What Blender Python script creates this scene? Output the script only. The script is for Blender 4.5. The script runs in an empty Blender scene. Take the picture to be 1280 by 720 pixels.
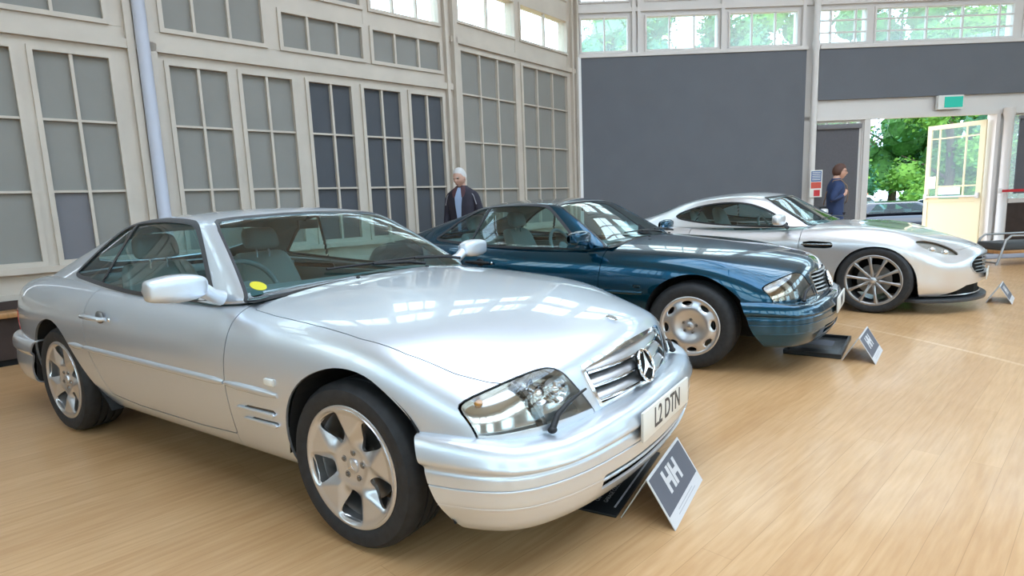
import bpy, bmesh, math, random
import numpy as np
from mathutils import Vector, Matrix
random.seed(7)
PI = math.pi
SC = bpy.context.scene
COL = SC.collection
R = math.radians

# ---------------------------------------------------------------- materials
def principled(name, col, rough=.5, metal=0., coat=0., coat_rough=.03, spec=.5, emit=None, estr=1., alpha=None, trans=0., ior=1.45, sheen=0.):
    m = bpy.data.materials.new(name); m.use_nodes = True
    b = m.node_tree.nodes['Principled BSDF']
    b.inputs['Base Color'].default_value = (*col, 1)
    b.inputs['Roughness'].default_value = rough
    b.inputs['Metallic'].default_value = metal
    b.inputs['Coat Weight'].default_value = coat
    b.inputs['Coat Roughness'].default_value = coat_rough
    b.inputs['Specular IOR Level'].default_value = spec
    b.inputs['Transmission Weight'].default_value = trans
    b.inputs['IOR'].default_value = ior
    if sheen: b.inputs['Sheen Weight'].default_value = sheen
    if emit:
        b.inputs['Emission Color'].default_value = (*emit, 1)
        b.inputs['Emission Strength'].default_value = estr
    return m

def noise_tint(m, scale=8., amount=.15, coords='Object', detail=4., bump=0., stretch=(1, 1, 1)):
    """vary the base colour and bump of a principled material with noise"""
    nt = m.node_tree; b = nt.nodes['Principled BSDF']
    tc = nt.nodes.new('ShaderNodeTexCoord'); mp = nt.nodes.new('ShaderNodeMapping')
    mp.inputs['Scale'].default_value = stretch
    n = nt.nodes.new('ShaderNodeTexNoise'); n.inputs['Scale'].default_value = scale; n.inputs['Detail'].default_value = detail
    nt.links.new(tc.outputs[coords], mp.inputs['Vector']); nt.links.new(mp.outputs['Vector'], n.inputs['Vector'])
    c = b.inputs['Base Color'].default_value[:3]
    rp = nt.nodes.new('ShaderNodeValToRGB')
    rp.color_ramp.elements[0].position = .3; rp.color_ramp.elements[1].position = .7
    rp.color_ramp.elements[0].color = (*[x*(1-amount) for x in c], 1)
    rp.color_ramp.elements[1].color = (*[min(1, x*(1+amount)) for x in c], 1)
    nt.links.new(n.outputs['Fac'], rp.inputs['Fac']); nt.links.new(rp.outputs['Color'], b.inputs['Base Color'])
    if bump:
        bp = nt.nodes.new('ShaderNodeBump'); bp.inputs['Strength'].default_value = bump; bp.inputs['Distance'].default_value = .01
        nt.links.new(n.outputs['Fac'], bp.inputs['Height']); nt.links.new(bp.outputs['Normal'], b.inputs['Normal'])
    return m

def glass_mat(name, tint=(.8, .9, .88), refl=1.0, rough=.0, ior=1.5, haze=0.):
    m = bpy.data.materials.new(name); m.use_nodes = True
    nt = m.node_tree; nt.nodes.clear()
    out = nt.nodes.new('ShaderNodeOutputMaterial'); mx = nt.nodes.new('ShaderNodeMixShader')
    tr = nt.nodes.new('ShaderNodeBsdfTransparent'); tr.inputs[0].default_value = (*tint, 1)
    gl = nt.nodes.new('ShaderNodeBsdfGlossy'); gl.inputs['Roughness'].default_value = rough
    gl.inputs['Color'].default_value = (refl, refl, refl, 1)
    fr = nt.nodes.new('ShaderNodeFresnel'); ge = nt.nodes.new('ShaderNodeNewGeometry'); mr = nt.nodes.new('ShaderNodeMapRange')
    mr.inputs['To Min'].default_value = ior; mr.inputs['To Max'].default_value = 1/ior      # same reflection from both sides of a thin pane
    nt.links.new(ge.outputs['Backfacing'], mr.inputs['Value']); nt.links.new(mr.outputs[0], fr.inputs['IOR'])
    nt.links.new(fr.outputs[0], mx.inputs[0]); nt.links.new(tr.outputs[0], mx.inputs[1])
    if haze:
        tl = nt.nodes.new('ShaderNodeBsdfTranslucent'); tl.inputs[0].default_value = (.9, .95, .95, 1); m2 = nt.nodes.new('ShaderNodeMixShader'); m2.inputs[0].default_value = haze
        nt.links.new(tr.outputs[0], m2.inputs[1]); nt.links.new(tl.outputs[0], m2.inputs[2]); nt.links.new(m2.outputs[0], mx.inputs[1])
    nt.links.new(gl.outputs[0], mx.inputs[2])
    nt.links.new(mx.outputs[0], out.inputs[0])
    return m

# ---------------------------------------------------------------- object helpers
def put(o, label=None, cat=None, group=None, kind=None):
    if label: o['label'] = label
    if cat: o['category'] = cat
    if group: o['group'] = group
    if kind: o['kind'] = kind
    return o

def empty(name, label, cat, loc=(0, 0, 0), rz=0., group=None):
    o = bpy.data.objects.new(name, None); COL.objects.link(o)
    o.location = loc; o.rotation_euler = (0, 0, rz); o.empty_display_size = .1
    return put(o, label, cat, group)

def mesh_obj(name, verts, faces, mat, parent=None, smooth=True, label=None, angle=None):
    me = bpy.data.meshes.new(name)
    me.from_pydata([tuple(map(float, v)) for v in verts], [], [tuple(int(i) for i in f) for f in faces])
    me.update()
    if mat: me.materials.append(mat)
    me.polygons.foreach_set('use_smooth', [smooth]*len(me.polygons))
    if angle is not None: me.set_sharp_from_angle(angle=R(angle))
    o = bpy.data.objects.new(name, me); COL.objects.link(o)
    if parent: o.parent = parent
    if label: o['label'] = label
    return o

class MB:
    """collects simple solids into one mesh, with material slots"""
    def __init__(s): s.v = []; s.f = []; s.mi = []; s.cur = 0
    def add(s, v, f):
        n = len(s.v); s.v += [tuple(map(float, p)) for p in v]; s.f += [tuple(i+n for i in q) for q in f]; s.mi += [s.cur]*len(f); return s
    def box(s, a, b, M=None):
        x0, y0, z0 = a; x1, y1, z1 = b
        if x0 > x1: x0, x1 = x1, x0
        if y0 > y1: y0, y1 = y1, y0
        if z0 > z1: z0, z1 = z1, z0
        v = [(x0, y0, z0), (x1, y0, z0), (x1, y1, z0), (x0, y1, z0), (x0, y0, z1), (x1, y0, z1), (x1, y1, z1), (x0, y1, z1)]
        if M is not None: v = [tuple(M @ Vector(p)) for p in v]
        return s.add(v, [(0, 3, 2, 1), (4, 5, 6, 7), (0, 1, 5, 4), (1, 2, 6, 5), (2, 3, 7, 6), (3, 0, 4, 7)])
    def prism(s, pts, h0, h1, M=None, axis='z'):
        """polygon (a,b) extruded along the axis from h0 to h1"""
        n = len(pts)
        mk = {'z': lambda a, b, h: (a, b, h), 'y': lambda a, b, h: (a, h, b), 'x': lambda a, b, h: (h, a, b)}[axis]
        v = [mk(a, b, h0) for a, b in pts]+[mk(a, b, h1) for a, b in pts]
        if M is not None: v = [tuple(M @ Vector(p)) for p in v]
        f = [tuple(range(n-1, -1, -1)), tuple(range(n, 2*n))]+[(i, (i+1) % n, n+(i+1) % n, n+i) for i in range(n)]
        return s.add(v, f)
    def tube(s, pts, r, n=10, closed=False, cap=True, sx=1.):
        P = [Vector(p) for p in pts]; m = len(P); rr = r if isinstance(r, (list, tuple)) else [r]*m
        rings = []; up = None
        for i in range(m):
            if closed: t = (P[(i+1) % m]-P[i-1])
            else: t = (P[min(i+1, m-1)]-P[max(i-1, 0)])
            t.normalize()
            if up is None:
                up = Vector((0, 0, 1)) if abs(t.z) < .9 else Vector((1, 0, 0))
            a = t.cross(up); a.normalize(); b = a.cross(t); b.normalize(); up = b
            rings.append([P[i]+(a*math.cos(2*PI*k/n)*sx+b*math.sin(2*PI*k/n))*rr[i] for k in range(n)])
        v = [p for q in rings for p in q]; f = []
        for i in range(m if closed else m-1):
            j = (i+1) % m
            for k in range(n): f.append((i*n+k, i*n+(k+1) % n, j*n+(k+1) % n, j*n+k))
        if cap and not closed:
            f.append(tuple(range(n-1, -1, -1))); f.append(tuple((m-1)*n+k for k in range(n)))
        return s.add(v, f)
    def lathe(s, prof, n=48, axis='y', center=(0, 0, 0), closed=False):
        """prof of (r, h) turned about the axis"""
        v = []; f = []; m = len(prof)
        for r, h in prof:
            for k in range(n):
                a = 2*PI*k/n; c, d = r*math.cos(a), r*math.sin(a)
                p = {'y': (c, h, d), 'z': (c, d, h), 'x': (h, c, d)}[axis]
                v.append((p[0]+center[0], p[1]+center[1], p[2]+center[2]))
        for i in range(m if closed else m-1):
            j = (i+1) % m
            for k in range(n): f.append((i*n+k, i*n+(k+1) % n, j*n+(k+1) % n, j*n+k))
        return s.add(v, f)
    def ball(s, c, r, n=16, m=10):
        rx, ry, rz = r if isinstance(r, (tuple, list)) else (r, r, r)
        v = [(c[0], c[1], c[2]-rz)]; f = []
        for i in range(1, m):
            t = PI*i/m
            for k in range(n):
                a = 2*PI*k/n; v.append((c[0]+rx*math.sin(t)*math.cos(a), c[1]+ry*math.sin(t)*math.sin(a), c[2]-rz*math.cos(t)))
        v.append((c[0], c[1], c[2]+rz))
        for k in range(n): f.append((0, 1+(k+1) % n, 1+k))
        for i in range(m-2):
            for k in range(n): f.append((1+i*n+k, 1+i*n+(k+1) % n, 1+(i+1)*n+(k+1) % n, 1+(i+1)*n+k))
        for k in range(n): f.append((1+(m-2)*n+k, 1+(m-2)*n+(k+1) % n, len(v)-1))
        return s.add(v, f)
    def build(s, name, mats, parent=None, smooth=False, angle=35, label=None, bevel=0., seg=2):
        if not isinstance(mats, (list, tuple)): mats = [mats]
        me = bpy.data.meshes.new(name); me.from_pydata(s.v, [], s.f); me.update()
        for m in mats: me.materials.append(m)
        me.polygons.foreach_set('material_index', s.mi)
        bm = bmesh.new(); bm.from_mesh(me)
        bmesh.ops.recalc_face_normals(bm, faces=bm.faces)
        if bevel: bmesh.ops.bevel(bm, geom=[e for e in bm.edges if e.is_manifold and e.calc_face_angle(0) > .6], offset=bevel, segments=seg, profile=.5, affect='EDGES', clamp_overlap=True)
        bm.to_mesh(me); bm.free()
        sm = smooth or bevel > 0
        me.polygons.foreach_set('use_smooth', [sm]*len(me.polygons))
        if sm: me.set_sharp_from_angle(angle=R(angle))
        o = bpy.data.objects.new(name, me); COL.objects.link(o)
        if parent: o.parent = parent
        if label: o['label'] = label
        return o

def copy_tree(o, parent=None):
    c = o.copy(); COL.objects.link(c); c.parent = parent
    if parent: c.matrix_parent_inverse = o.matrix_parent_inverse.copy()
    for ch in list(o.children): copy_tree(ch, c)
    return c

# ---------------------------------------------------------------- shells: triangle surfaces that can be cut by functions
class Shell:
    def __init__(s, V, N, F): s.V = np.asarray(V, float); s.N = np.asarray(N, float); s.F = np.asarray(F, int).reshape(-1, 3)
    def clip(s, fn):
        """keep the region where fn(V) > 0"""
        V, N, F = s.V, s.N, s.F
        if len(F) == 0: return s
        d = fn(V) if callable(fn) else fn
        d = np.where(np.abs(d) < 1e-7, 1e-7, d)
        pos = d[F] > 0; cnt = pos.sum(1)
        keep = F[cnt == 3]; out = [keep]
        newV = []; newN = []
        def cuts(A, B):
            t = d[A]/(d[A]-d[B]); return V[A]+(V[B]-V[A])*t[:, None], N[A]+(N[B]-N[A])*t[:, None]
        edges = []; recs = []
        for c in (1, 2):
            T = F[cnt == c]; P = pos[cnt == c]
            if len(T) == 0: continue
            odd = np.argmax(P if c == 1 else ~P, axis=1)
            ix = np.arange(len(T))
            a = T[ix, odd]; b = T[ix, (odd+1) % 3]; e = T[ix, (odd+2) % 3]
            edges.append(np.stack([a, b], 1)); edges.append(np.stack([a, e], 1)); recs.append((c, a, b, e))
        if edges:
            E = np.concatenate(edges); S = np.sort(E, 1)
            U, inv = np.unique(S, axis=0, return_inverse=True); inv = inv.reshape(-1)
            nv, nn = cuts(U[:, 0], U[:, 1]); newV.append(nv); newN.append(nn)
            base = len(V); o = 0
            for c, a, b, e in recs:
                n = len(a); ab = inv[o:o+n]+base; ae = inv[o+n:o+2*n]+base; o += 2*n
                if c == 1: out.append(np.stack([a, ab, ae], 1))
                else: out.append(np.stack([ab, b, e], 1)); out.append(np.stack([ab, e, ae], 1))
        V2 = np.concatenate([V]+newV); N2 = np.concatenate([N]+newN); F2 = np.concatenate(out)
        used = np.unique(F2); mp = np.full(len(V2), -1); mp[used] = np.arange(len(used))
        V2 = V2[used]; N2 = N2[used]; N2 /= np.maximum(np.linalg.norm(N2, axis=1)[:, None], 1e-9)
        return Shell(V2, N2, mp[F2])
    def offset(s, t): return Shell(s.V+s.N*t, s.N, s.F)
    def solid(s, name, mat, thick, parent=None, label=None, inner=None):
        """outer skin, inner skin and a rim; smooth shading from the carried normals"""
        V, N, F = s.V, s.N, s.F; n = len(V)
        if len(F) == 0: return None
        if thick <= 0:
            verts = V; faces = F; ln = N[F.reshape(-1)]; mi = np.zeros(len(F), int)
            total = [tuple(f) for f in faces.tolist()]
        else:
            I = V-N*thick
            E = np.concatenate([F[:, [0, 1]], F[:, [1, 2]], F[:, [2, 0]]])
            key = np.sort(E, 1); U, inv, c = np.unique(key, axis=0, return_inverse=True, return_counts=True); inv = inv.reshape(-1)
            B = E[c[inv] == 1]
            verts = np.concatenate([V, I])
            Q = np.stack([B[:, 1], B[:, 0], B[:, 0]+n, B[:, 1]+n], 1)
            qn = np.cross(verts[Q[:, 1]]-verts[Q[:, 0]], verts[Q[:, 3]]-verts[Q[:, 0]]); qn /= np.maximum(np.linalg.norm(qn, axis=1)[:, None], 1e-9)
            total = [tuple(f) for f in F.tolist()]+[tuple(f) for f in (F[:, ::-1]+n).tolist()]+[tuple(f) for f in Q.tolist()]
            ln = np.concatenate([N[F.reshape(-1)], -N[F[:, ::-1].reshape(-1)], np.repeat(qn, 4, 0)])
            mi = np.concatenate([np.zeros(len(F), int), np.ones(len(F), int), np.zeros(len(Q), int)])
        me = bpy.data.meshes.new(name); me.from_pydata(verts.tolist(), [], total); me.update()
        me.materials.append(mat)
        if inner is not None: me.materials.append(inner); me.polygons.foreach_set('material_index', mi)
        me.polygons.foreach_set('use_smooth', [True]*len(me.polygons))
        if len(me.loops) == len(ln): me.normals_split_custom_set(ln.tolist())
        o = bpy.data.objects.new(name, me); COL.objects.link(o)
        if parent: o.parent = parent
        if label: o['label'] = label
        return o

def grid_shell(P, closed_u=False, flip=False):
    """P[i][j] positions -> shell with smooth normals"""
    P = np.asarray(P, float); a, b = P.shape[:2]
    idx = np.arange(a*b).reshape(a, b); F = []
    A = idx[:-1, :-1].ravel(); B = idx[1:, :-1].ravel(); C = idx[1:, 1:].ravel(); D = idx[:-1, 1:].ravel()
    if closed_u:
        A = np.concatenate([A, idx[-1, :-1]]); B = np.concatenate([B, idx[0, :-1]]); C = np.concatenate([C, idx[0, 1:]]); D = np.concatenate([D, idx[-1, 1:]])
    F = np.concatenate([np.stack([A, B, C], 1), np.stack([A, C, D], 1)])
    if flip: F = F[:, ::-1]
    V = P.reshape(-1, 3); return Shell(V, vnorm(V, F), F)

def vnorm(V, F):
    fn = np.cross(V[F[:, 1]]-V[F[:, 0]], V[F[:, 2]]-V[F[:, 0]]); N = np.zeros_like(V)
    for k in range(3): np.add.at(N, F[:, k], fn)
    return N/np.maximum(np.linalg.norm(N, axis=1)[:, None], 1e-12)

def subdiv_shell(verts, faces, levels, crease=None):
    me = bpy.data.meshes.new('cage'); me.from_pydata([tuple(v) for v in verts], [], faces); me.update()
    o = bpy.data.objects.new('cage', me); COL.objects.link(o)
    m = o.modifiers.new('s', 'SUBSURF'); m.levels = levels; m.render_levels = levels; m.boundary_smooth = 'PRESERVE_CORNERS'
    if crease:
        at = me.attributes.new('crease_edge', 'FLOAT', 'EDGE')
        ed = {tuple(sorted(e.vertices)): e.index for e in me.edges}
        for (a, b), w in crease.items():
            k = tuple(sorted((a, b)))
            if k in ed: at.data[ed[k]].value = w
    dg = bpy.context.evaluated_depsgraph_get(); ev = o.evaluated_get(dg); em = ev.to_mesh()
    V = np.empty(len(em.vertices)*3); em.vertices.foreach_get('co', V); V = V.reshape(-1, 3).copy()
    em.calc_loop_triangles()
    F = np.empty(len(em.loop_triangles)*3, int); em.loop_triangles.foreach_get('vertices', F); F = F.reshape(-1, 3).copy()
    ev.to_mesh_clear(); bpy.data.objects.remove(o); bpy.data.meshes.remove(me)
    return Shell(V, vnorm(V, F), F)

def box_cage(nx, ny, nz, fn):
    """surface lattice of a box, fn(i,j,k)->point; returns verts, quads (outward normals) and the index"""
    idx = {}; V = []
    for i in range(nx+1):
        for j in range(ny+1):
            for k in range(nz+1):
                if i in (0, nx) or j in (0, ny) or k in (0, nz):
                    idx[i, j, k] = len(V); V.append(fn(i, j, k))
    Q = []
    for i in range(nx):
        for j in range(ny):
            Q.append([idx[i, j, nz], idx[i+1, j, nz], idx[i+1, j+1, nz], idx[i, j+1, nz]])
            Q.append([idx[i, j, 0], idx[i, j+1, 0], idx[i+1, j+1, 0], idx[i+1, j, 0]])
        for k in range(nz):
            Q.append([idx[i, 0, k], idx[i+1, 0, k], idx[i+1, 0, k+1], idx[i, 0, k+1]])
            Q.append([idx[i, ny, k], idx[i, ny, k+1], idx[i+1, ny, k+1], idx[i+1, ny, k]])
    for j in range(ny):
        for k in range(nz):
            Q.append([idx[0, j, k], idx[0, j, k+1], idx[0, j+1, k+1], idx[0, j+1, k]])
            Q.append([idx[nx, j, k], idx[nx, j+1, k], idx[nx, j+1, k+1], idx[nx, j, k+1]])
    return V, Q, idx

def chaikin(pts, n=2, closed=True):
    P = np.asarray(pts, float)
    for _ in range(n):
        Q = np.roll(P, -1, 0) if closed else P[1:]
        A = P if closed else P[:-1]
        P2 = np.empty((2*len(A), P.shape[1])); P2[0::2] = A*.75+Q*.25; P2[1::2] = A*.25+Q*.75
        if not closed: P2 = np.concatenate([P[:1], P2, P[-1:]])
        P = P2
    return P

def sdpoly(X, Y, pts):
    """signed distance to a closed polygon, positive inside"""
    P = np.asarray(pts, float); X = np.asarray(X); Y = np.asarray(Y)
    d = np.full(X.shape, 1e9); ins = np.zeros(X.shape, bool); n = len(P)
    for i in range(n):
        x0, y0 = P[i]; x1, y1 = P[(i+1) % n]; ex, ey = x1-x0, y1-y0
        l = ex*ex+ey*ey
        if l < 1e-14: continue
        t = np.clip(((X-x0)*ex+(Y-y0)*ey)/l, 0, 1)
        d = np.minimum(d, (X-x0-t*ex)**2+(Y-y0-t*ey)**2)
        c = ((y0 > Y) != (y1 > Y))
        with np.errstate(divide='ignore', invalid='ignore'):
            xi = x0+(Y-y0)*(ex)/(ey if abs(ey) > 1e-12 else 1e-12)
        ins ^= c & (X < xi)
    return np.where(ins, 1, -1)*np.sqrt(d)

def lerp(a, b, t): return a+(b-a)*t
def itp(x, xs, ys): return float(np.interp(x, xs, ys))
def catmull(pts, n, closed=False):
    """dense points through control points"""
    P = np.asarray(pts, float); m = len(P); out = []
    for i in range(m if closed else m-1):
        if closed: p0, p1, p2, p3 = P[i-1], P[i], P[(i+1) % m], P[(i+2) % m]
        else: p0, p1, p2, p3 = P[max(i-1, 0)], P[i], P[i+1], P[min(i+2, m-1)]
        for k in range(n):
            t = k/n; out.append(.5*((2*p1)+(-p0+p2)*t+(2*p0-5*p1+4*p2-p3)*t*t+(-p0+3*p1-3*p2+p3)*t**3))
    if not closed: out.append(P[-1])
    return np.array(out)

def text_mesh(name, txt, mat, size, parent=None, extrude=.001, M=None, sx=1., align='CENTER', bold=0., shear=0., label=None):
    cu = bpy.data.curves.new(name+'_c', 'FONT'); cu.body = txt; cu.size = size; cu.extrude = extrude; cu.align_x = align; cu.align_y = 'CENTER'
    cu.offset = bold; cu.shear = shear; cu.resolution_u = 3
    o = bpy.data.objects.new('t', cu); COL.objects.link(o)
    dg = bpy.context.evaluated_depsgraph_get(); me = bpy.data.meshes.new_from_object(o.evaluated_get(dg))
    bpy.data.objects.remove(o); bpy.data.curves.remove(cu)
    me.name = name
    me.transform(Matrix.Diagonal((sx, 1, 1, 1)))
    if M is not None: me.transform(M)
    me.materials.clear(); me.materials.append(mat)
    t = bpy.data.objects.new(name, me); COL.objects.link(t)
    if parent: t.parent = parent
    if label: t['label'] = label
    return t
# ================================================================ materials shared by the cars
M_RUBBER = noise_tint(principled('tyre_rubber', (.022, .023, .026), .62), 30, .25, bump=.15)
M_RIM = principled('rim_silver', (.66, .66, .68), .28, .85, .6)
M_RIM_GREY = principled('rim_grey', (.42, .41, .42), .3, .85, .5)
M_CHROME = principled('chrome', (.82, .83, .85), .08, 1.)
M_BLACK = principled('black_plastic', (.012, .012, .014), .45)
M_GLOSSBLACK = principled('gloss_black', (.008, .008, .01), .12, coat=1.)
M_DARK = principled('dark_void', (.006, .006, .006), .9)
M_STEEL = principled('brake_steel', (.25, .24, .23), .35, .9)
M_SEAL = principled('window_seal', (.05, .052, .058), .35)
M_LENS = glass_mat('lens_glass', (.94, .95, .95), ior=1.5)
M_REFLECTOR = principled('lamp_reflector', (.80, .79, .76), .12, .9)
M_LAMPBODY = principled('lamp_body', (.72, .70, .67), .3, .7)
M_AMBER = principled('amber_lens', (.75, .32, .05), .2, coat=.5)
M_RED = principled('red_lens', (.55, .03, .02), .15, coat=1.)
M_PLATE = principled('plate_white', (.78, .78, .74), .35)
M_PLATEY = principled('plate_yellow', (.75, .6, .05), .35)
M_PTEXT = principled('plate_text', (.03, .03, .04), .4)
M_UNDER = principled('underbody', (.015, .015, .016), .8)

# ================================================================ wheels (local: axle along y, outer face at -y)
def rim_shell(r_out, dish, holes, na=360, nr=44):
    """polar disc with a depth profile, cut by the hole function"""
    P = []
    rs = np.linspace(.004, r_out, nr)
    for r in rs:
        P.append([(r*math.cos(a), dish(r, a), r*math.sin(a)) for a in np.linspace(0, 2*PI, na+1)])
    P = np.array(P)
    V = P[:, :-1].reshape(-1, 3); n = na
    F = []
    for i in range(nr-1):
        a = i*n+np.arange(n); b = i*n+(np.arange(n)+1) % n; c = b+n; d = a+n
        F += [np.stack([a, d, c], 1), np.stack([a, c, b], 1)]
    F = np.concatenate(F); N = vnorm(V, F)
    if N[:, 1].mean() > 0: F = F[:, ::-1]; N = -N
    return Shell(V, N, F).clip(holes)

def sstep(x, a, b):
    t = min(1, max(0, (x-a)/(b-a))); return t*t*(3-2*t)

def polar_poly(V, ang, pts):
    """signed distance to a polygon given in (radial, tangential) at the angle"""
    x = V[:, 0]*math.cos(ang)+V[:, 2]*math.sin(ang); y = -V[:, 0]*math.sin(ang)+V[:, 2]*math.cos(ang)
    return sdpoly(x, y, pts)

def star_dist(r, a, n, ph):
    """angle to the nearest hole centre"""
    d = (a-ph) % (2*PI/n); return min(d, 2*PI/n-d)

def wheel_kind(kind):
    if kind == 'five':
        r0, n, ph = .224, 5, R(50)
        hole = chaikin([(.096, -.012), (.096, .012), (.135, .034), (.180, .056), (.200, .056), (.209, .03), (.212, 0), (.209, -.03), (.200, -.056), (.180, -.056), (.135, -.034)], 2)
        def dish(r, a):
            y = .018*sstep(r, .05, .11)-.016*sstep(r, .15, .224)       # hub sunk, spokes crown
            da = star_dist(r, a, n, ph)*r; inh = sstep(.075-da, 0, .06)*sstep(r, .075, .13)*(1-sstep(r, .205, .222))
            return .022-.020*sstep(r, .05, .13)+.030*inh-.006*sstep(r, .2, .224)
        return r0, n, ph, hole, dish, M_RIM, 48
    if kind == 'eight':
        r0, n, ph = .206, 8, R(12)
        hole = [(.170+.017*math.cos(t), .034*math.sin(t)*(1+.25*math.cos(t))) for t in np.linspace(0, 2*PI, 20, endpoint=False)]
        def dish(r, a):
            da = math.hypot(star_dist(r, a, n, ph)*r/1.5, r-.170)
            return .016-.022*sstep(r, .04, .13)+.012*sstep(r, .13, .2)+.010*(1-sstep(da, .012, .032))
        return r0, n, ph, hole, dish, M_RIM, 48
    if kind == 'ten':
        r0, n, ph = .243, 10, R(18)
        hole = chaikin([(.066, -.010), (.066, .010), (.225, .058), (.232, .030), (.235, 0), (.232, -.030), (.225, -.058)], 1)
        def dish(r, a):
            da = abs(star_dist(r, a, n, ph)-PI/10)*r
            return .018-.018*sstep(r, .05, .17)+.004*sstep(da, .004, .012)
        return r0, n, ph, hole, dish, M_RIM_GREY, 40

_wcache = {}
def make_wheel(kind, rt, width, parent, pos, side, spin=0., emblem=True):
    """side -1: outer face towards -y. Returns the wheel part with tyre, rim, disc, cap as sub-parts"""
    r0, n, ph, hole, dish, rimmat, seg = wheel_kind(kind)
    w = bpy.data.objects.new('wheel', None); COL.objects.link(w); w.parent = parent; w.empty_display_size = .1
    w.location = pos; w.rotation_euler = (0, spin, 0 if side < 0 else PI)
    key = (kind, rt, width)
    if key in _wcache:
        for o in _wcache[key]:
            c = o.copy(); COL.objects.link(c); c.parent = w
        return w
    parts = []
    rl = r0+.013                                                        # rim lip radius
    hw = width/2
    # tyre: rounded carcass with grooves
    prof = [(rl-.012, .018), (rl, .004), (rl+.012, -.002), (lerp(rl, rt, .45), -.008), (lerp(rl, rt, .72), -.004), (rt-.018, .006), (rt-.007, .016), (rt-.001, .032), (rt, .05)]
    for g in (.32, .5, .68):
        y = width*g; prof += [(rt, y-.006), (rt-.008, y-.005), (rt-.008, y+.005), (rt, y+.006)]
    prof += [(rt, width-.05), (rt-.001, width-.032), (rt-.018, width-.006), (lerp(rl, rt, .5), width+.006), (rl, width-.004), (rl-.012, width-.02)]
    b = MB().lathe(prof, 96, 'y', closed=True); parts.append(b.build('tyre', M_RUBBER, w, smooth=True, angle=40))
    # rim lip and barrel
    lip = MB().lathe([(r0-.012, .006), (r0-.003, .001), (rl-.004, -.002), (rl+.001, .001), (rl, .012), (rl-.016, .03), (rl-.03, .06), (rl-.032, width-.03), (rl-.01, width-.006), (rl-.006, width-.02), (rl-.026, width-.05), (rl-.026, .07), (r0-.012, .03)], 96, 'y', closed=True)
    parts.append(lip.build('rim_barrel', rimmat, w, smooth=True, angle=50))
    def hf(V):
        d = np.full(len(V), 1e9)
        for i in range(n): d = np.minimum(d, -polar_poly(V, ph+2*PI*i/n, hole))
        return d
    sh = rim_shell(r0, dish, hf)
    parts.append(sh.solid('rim_face', rimmat, .022 if kind != 'ten' else .02, w))
    # bolts, cap
    for i in range(5):
        a = 2*PI*i/5+R(14); rb = .052 if kind != 'ten' else .045
        cx, cz = rb*math.cos(a), rb*math.sin(a); y0 = dish(rb, a)
        bt = MB().lathe([(.001, y0-.006), (.008, y0-.006), (.0095, y0+.004)], 6, 'y', (cx, 0, cz))
        bt.lathe([(.0105, y0-.001), (.0135, y0-.001), (.0135, y0+.004)], 20, 'y', (cx, 0, cz))
        parts.append(bt.build('wheel_bolt', M_STEEL, w))
    y0 = dish(.02, 0)
    cap = MB().lathe([(.0005, y0-.010), (.018, y0-.009), (.027, y0-.006), (.031, y0+.004)], 32, 'y')
    parts.append(cap.build('centre_cap', M_RIM, w, smooth=True))
    if kind != 'ten':
        st = MB()
        for i in range(3):
            a = PI/2+2*PI*i/3; c, s_ = math.cos(a), math.sin(a)
            st.prism([(.022*c, .022*s_), (-.003*s_, .003*c), (.003*s_, -.003*c)], y0-.0125, y0-.008, axis='y')
        parts.append(st.build('cap_star', M_CHROME, w))
    # brake disc and caliper behind
    dk = MB().lathe([(.06, .085), (.155, .085), (.155, .105), (.06, .105)], 48, 'y', closed=True)
    dk.lathe([(.001, .06), (.07, .06), (.07, .11), (.001, .11)], 32, 'y')
    parts.append(dk.build('brake_disc', M_STEEL, w, smooth=True))
    _wcache[key] = parts
    return w
# ================================================================ the grand tourer coupe with hard top (used twice)
SLX = [-3.56, -3.43, -3.2, -2.9, -2.6, -2.25, -1.85, -1.45, -1.05, -.72, -.42, -.15, .10, .30, .46, .60, .745]
SL_XS = [-3.6, -3.45, -3.2, -2.9, -2.4, -1.9, -1.5, -.8, -.3, 0, .2, .35, .5, .62, .75]
SL_ZS = [.80, .86, .90, .925, .925, .898, .872, .862, .850, .830, .802, .768, .715, .665, .64]   # shoulder height
SL_W = [.755, .80, .852, .888, .905, .906, .906, .906, .905, .902, .895, .883, .865, .845, .82]
SL_ZC = [.86, .915, .935, .945, .95, .95, .95, .950, .925, .895, .870, .848, .812, .782, .742]   # centre line height
C_ROWS = [0, .14, .30, .46, .60, .74, .88, 1.]
C_PROF = [.895, .952, .980, .995, 1.0, .992, .968, .905]

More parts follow.
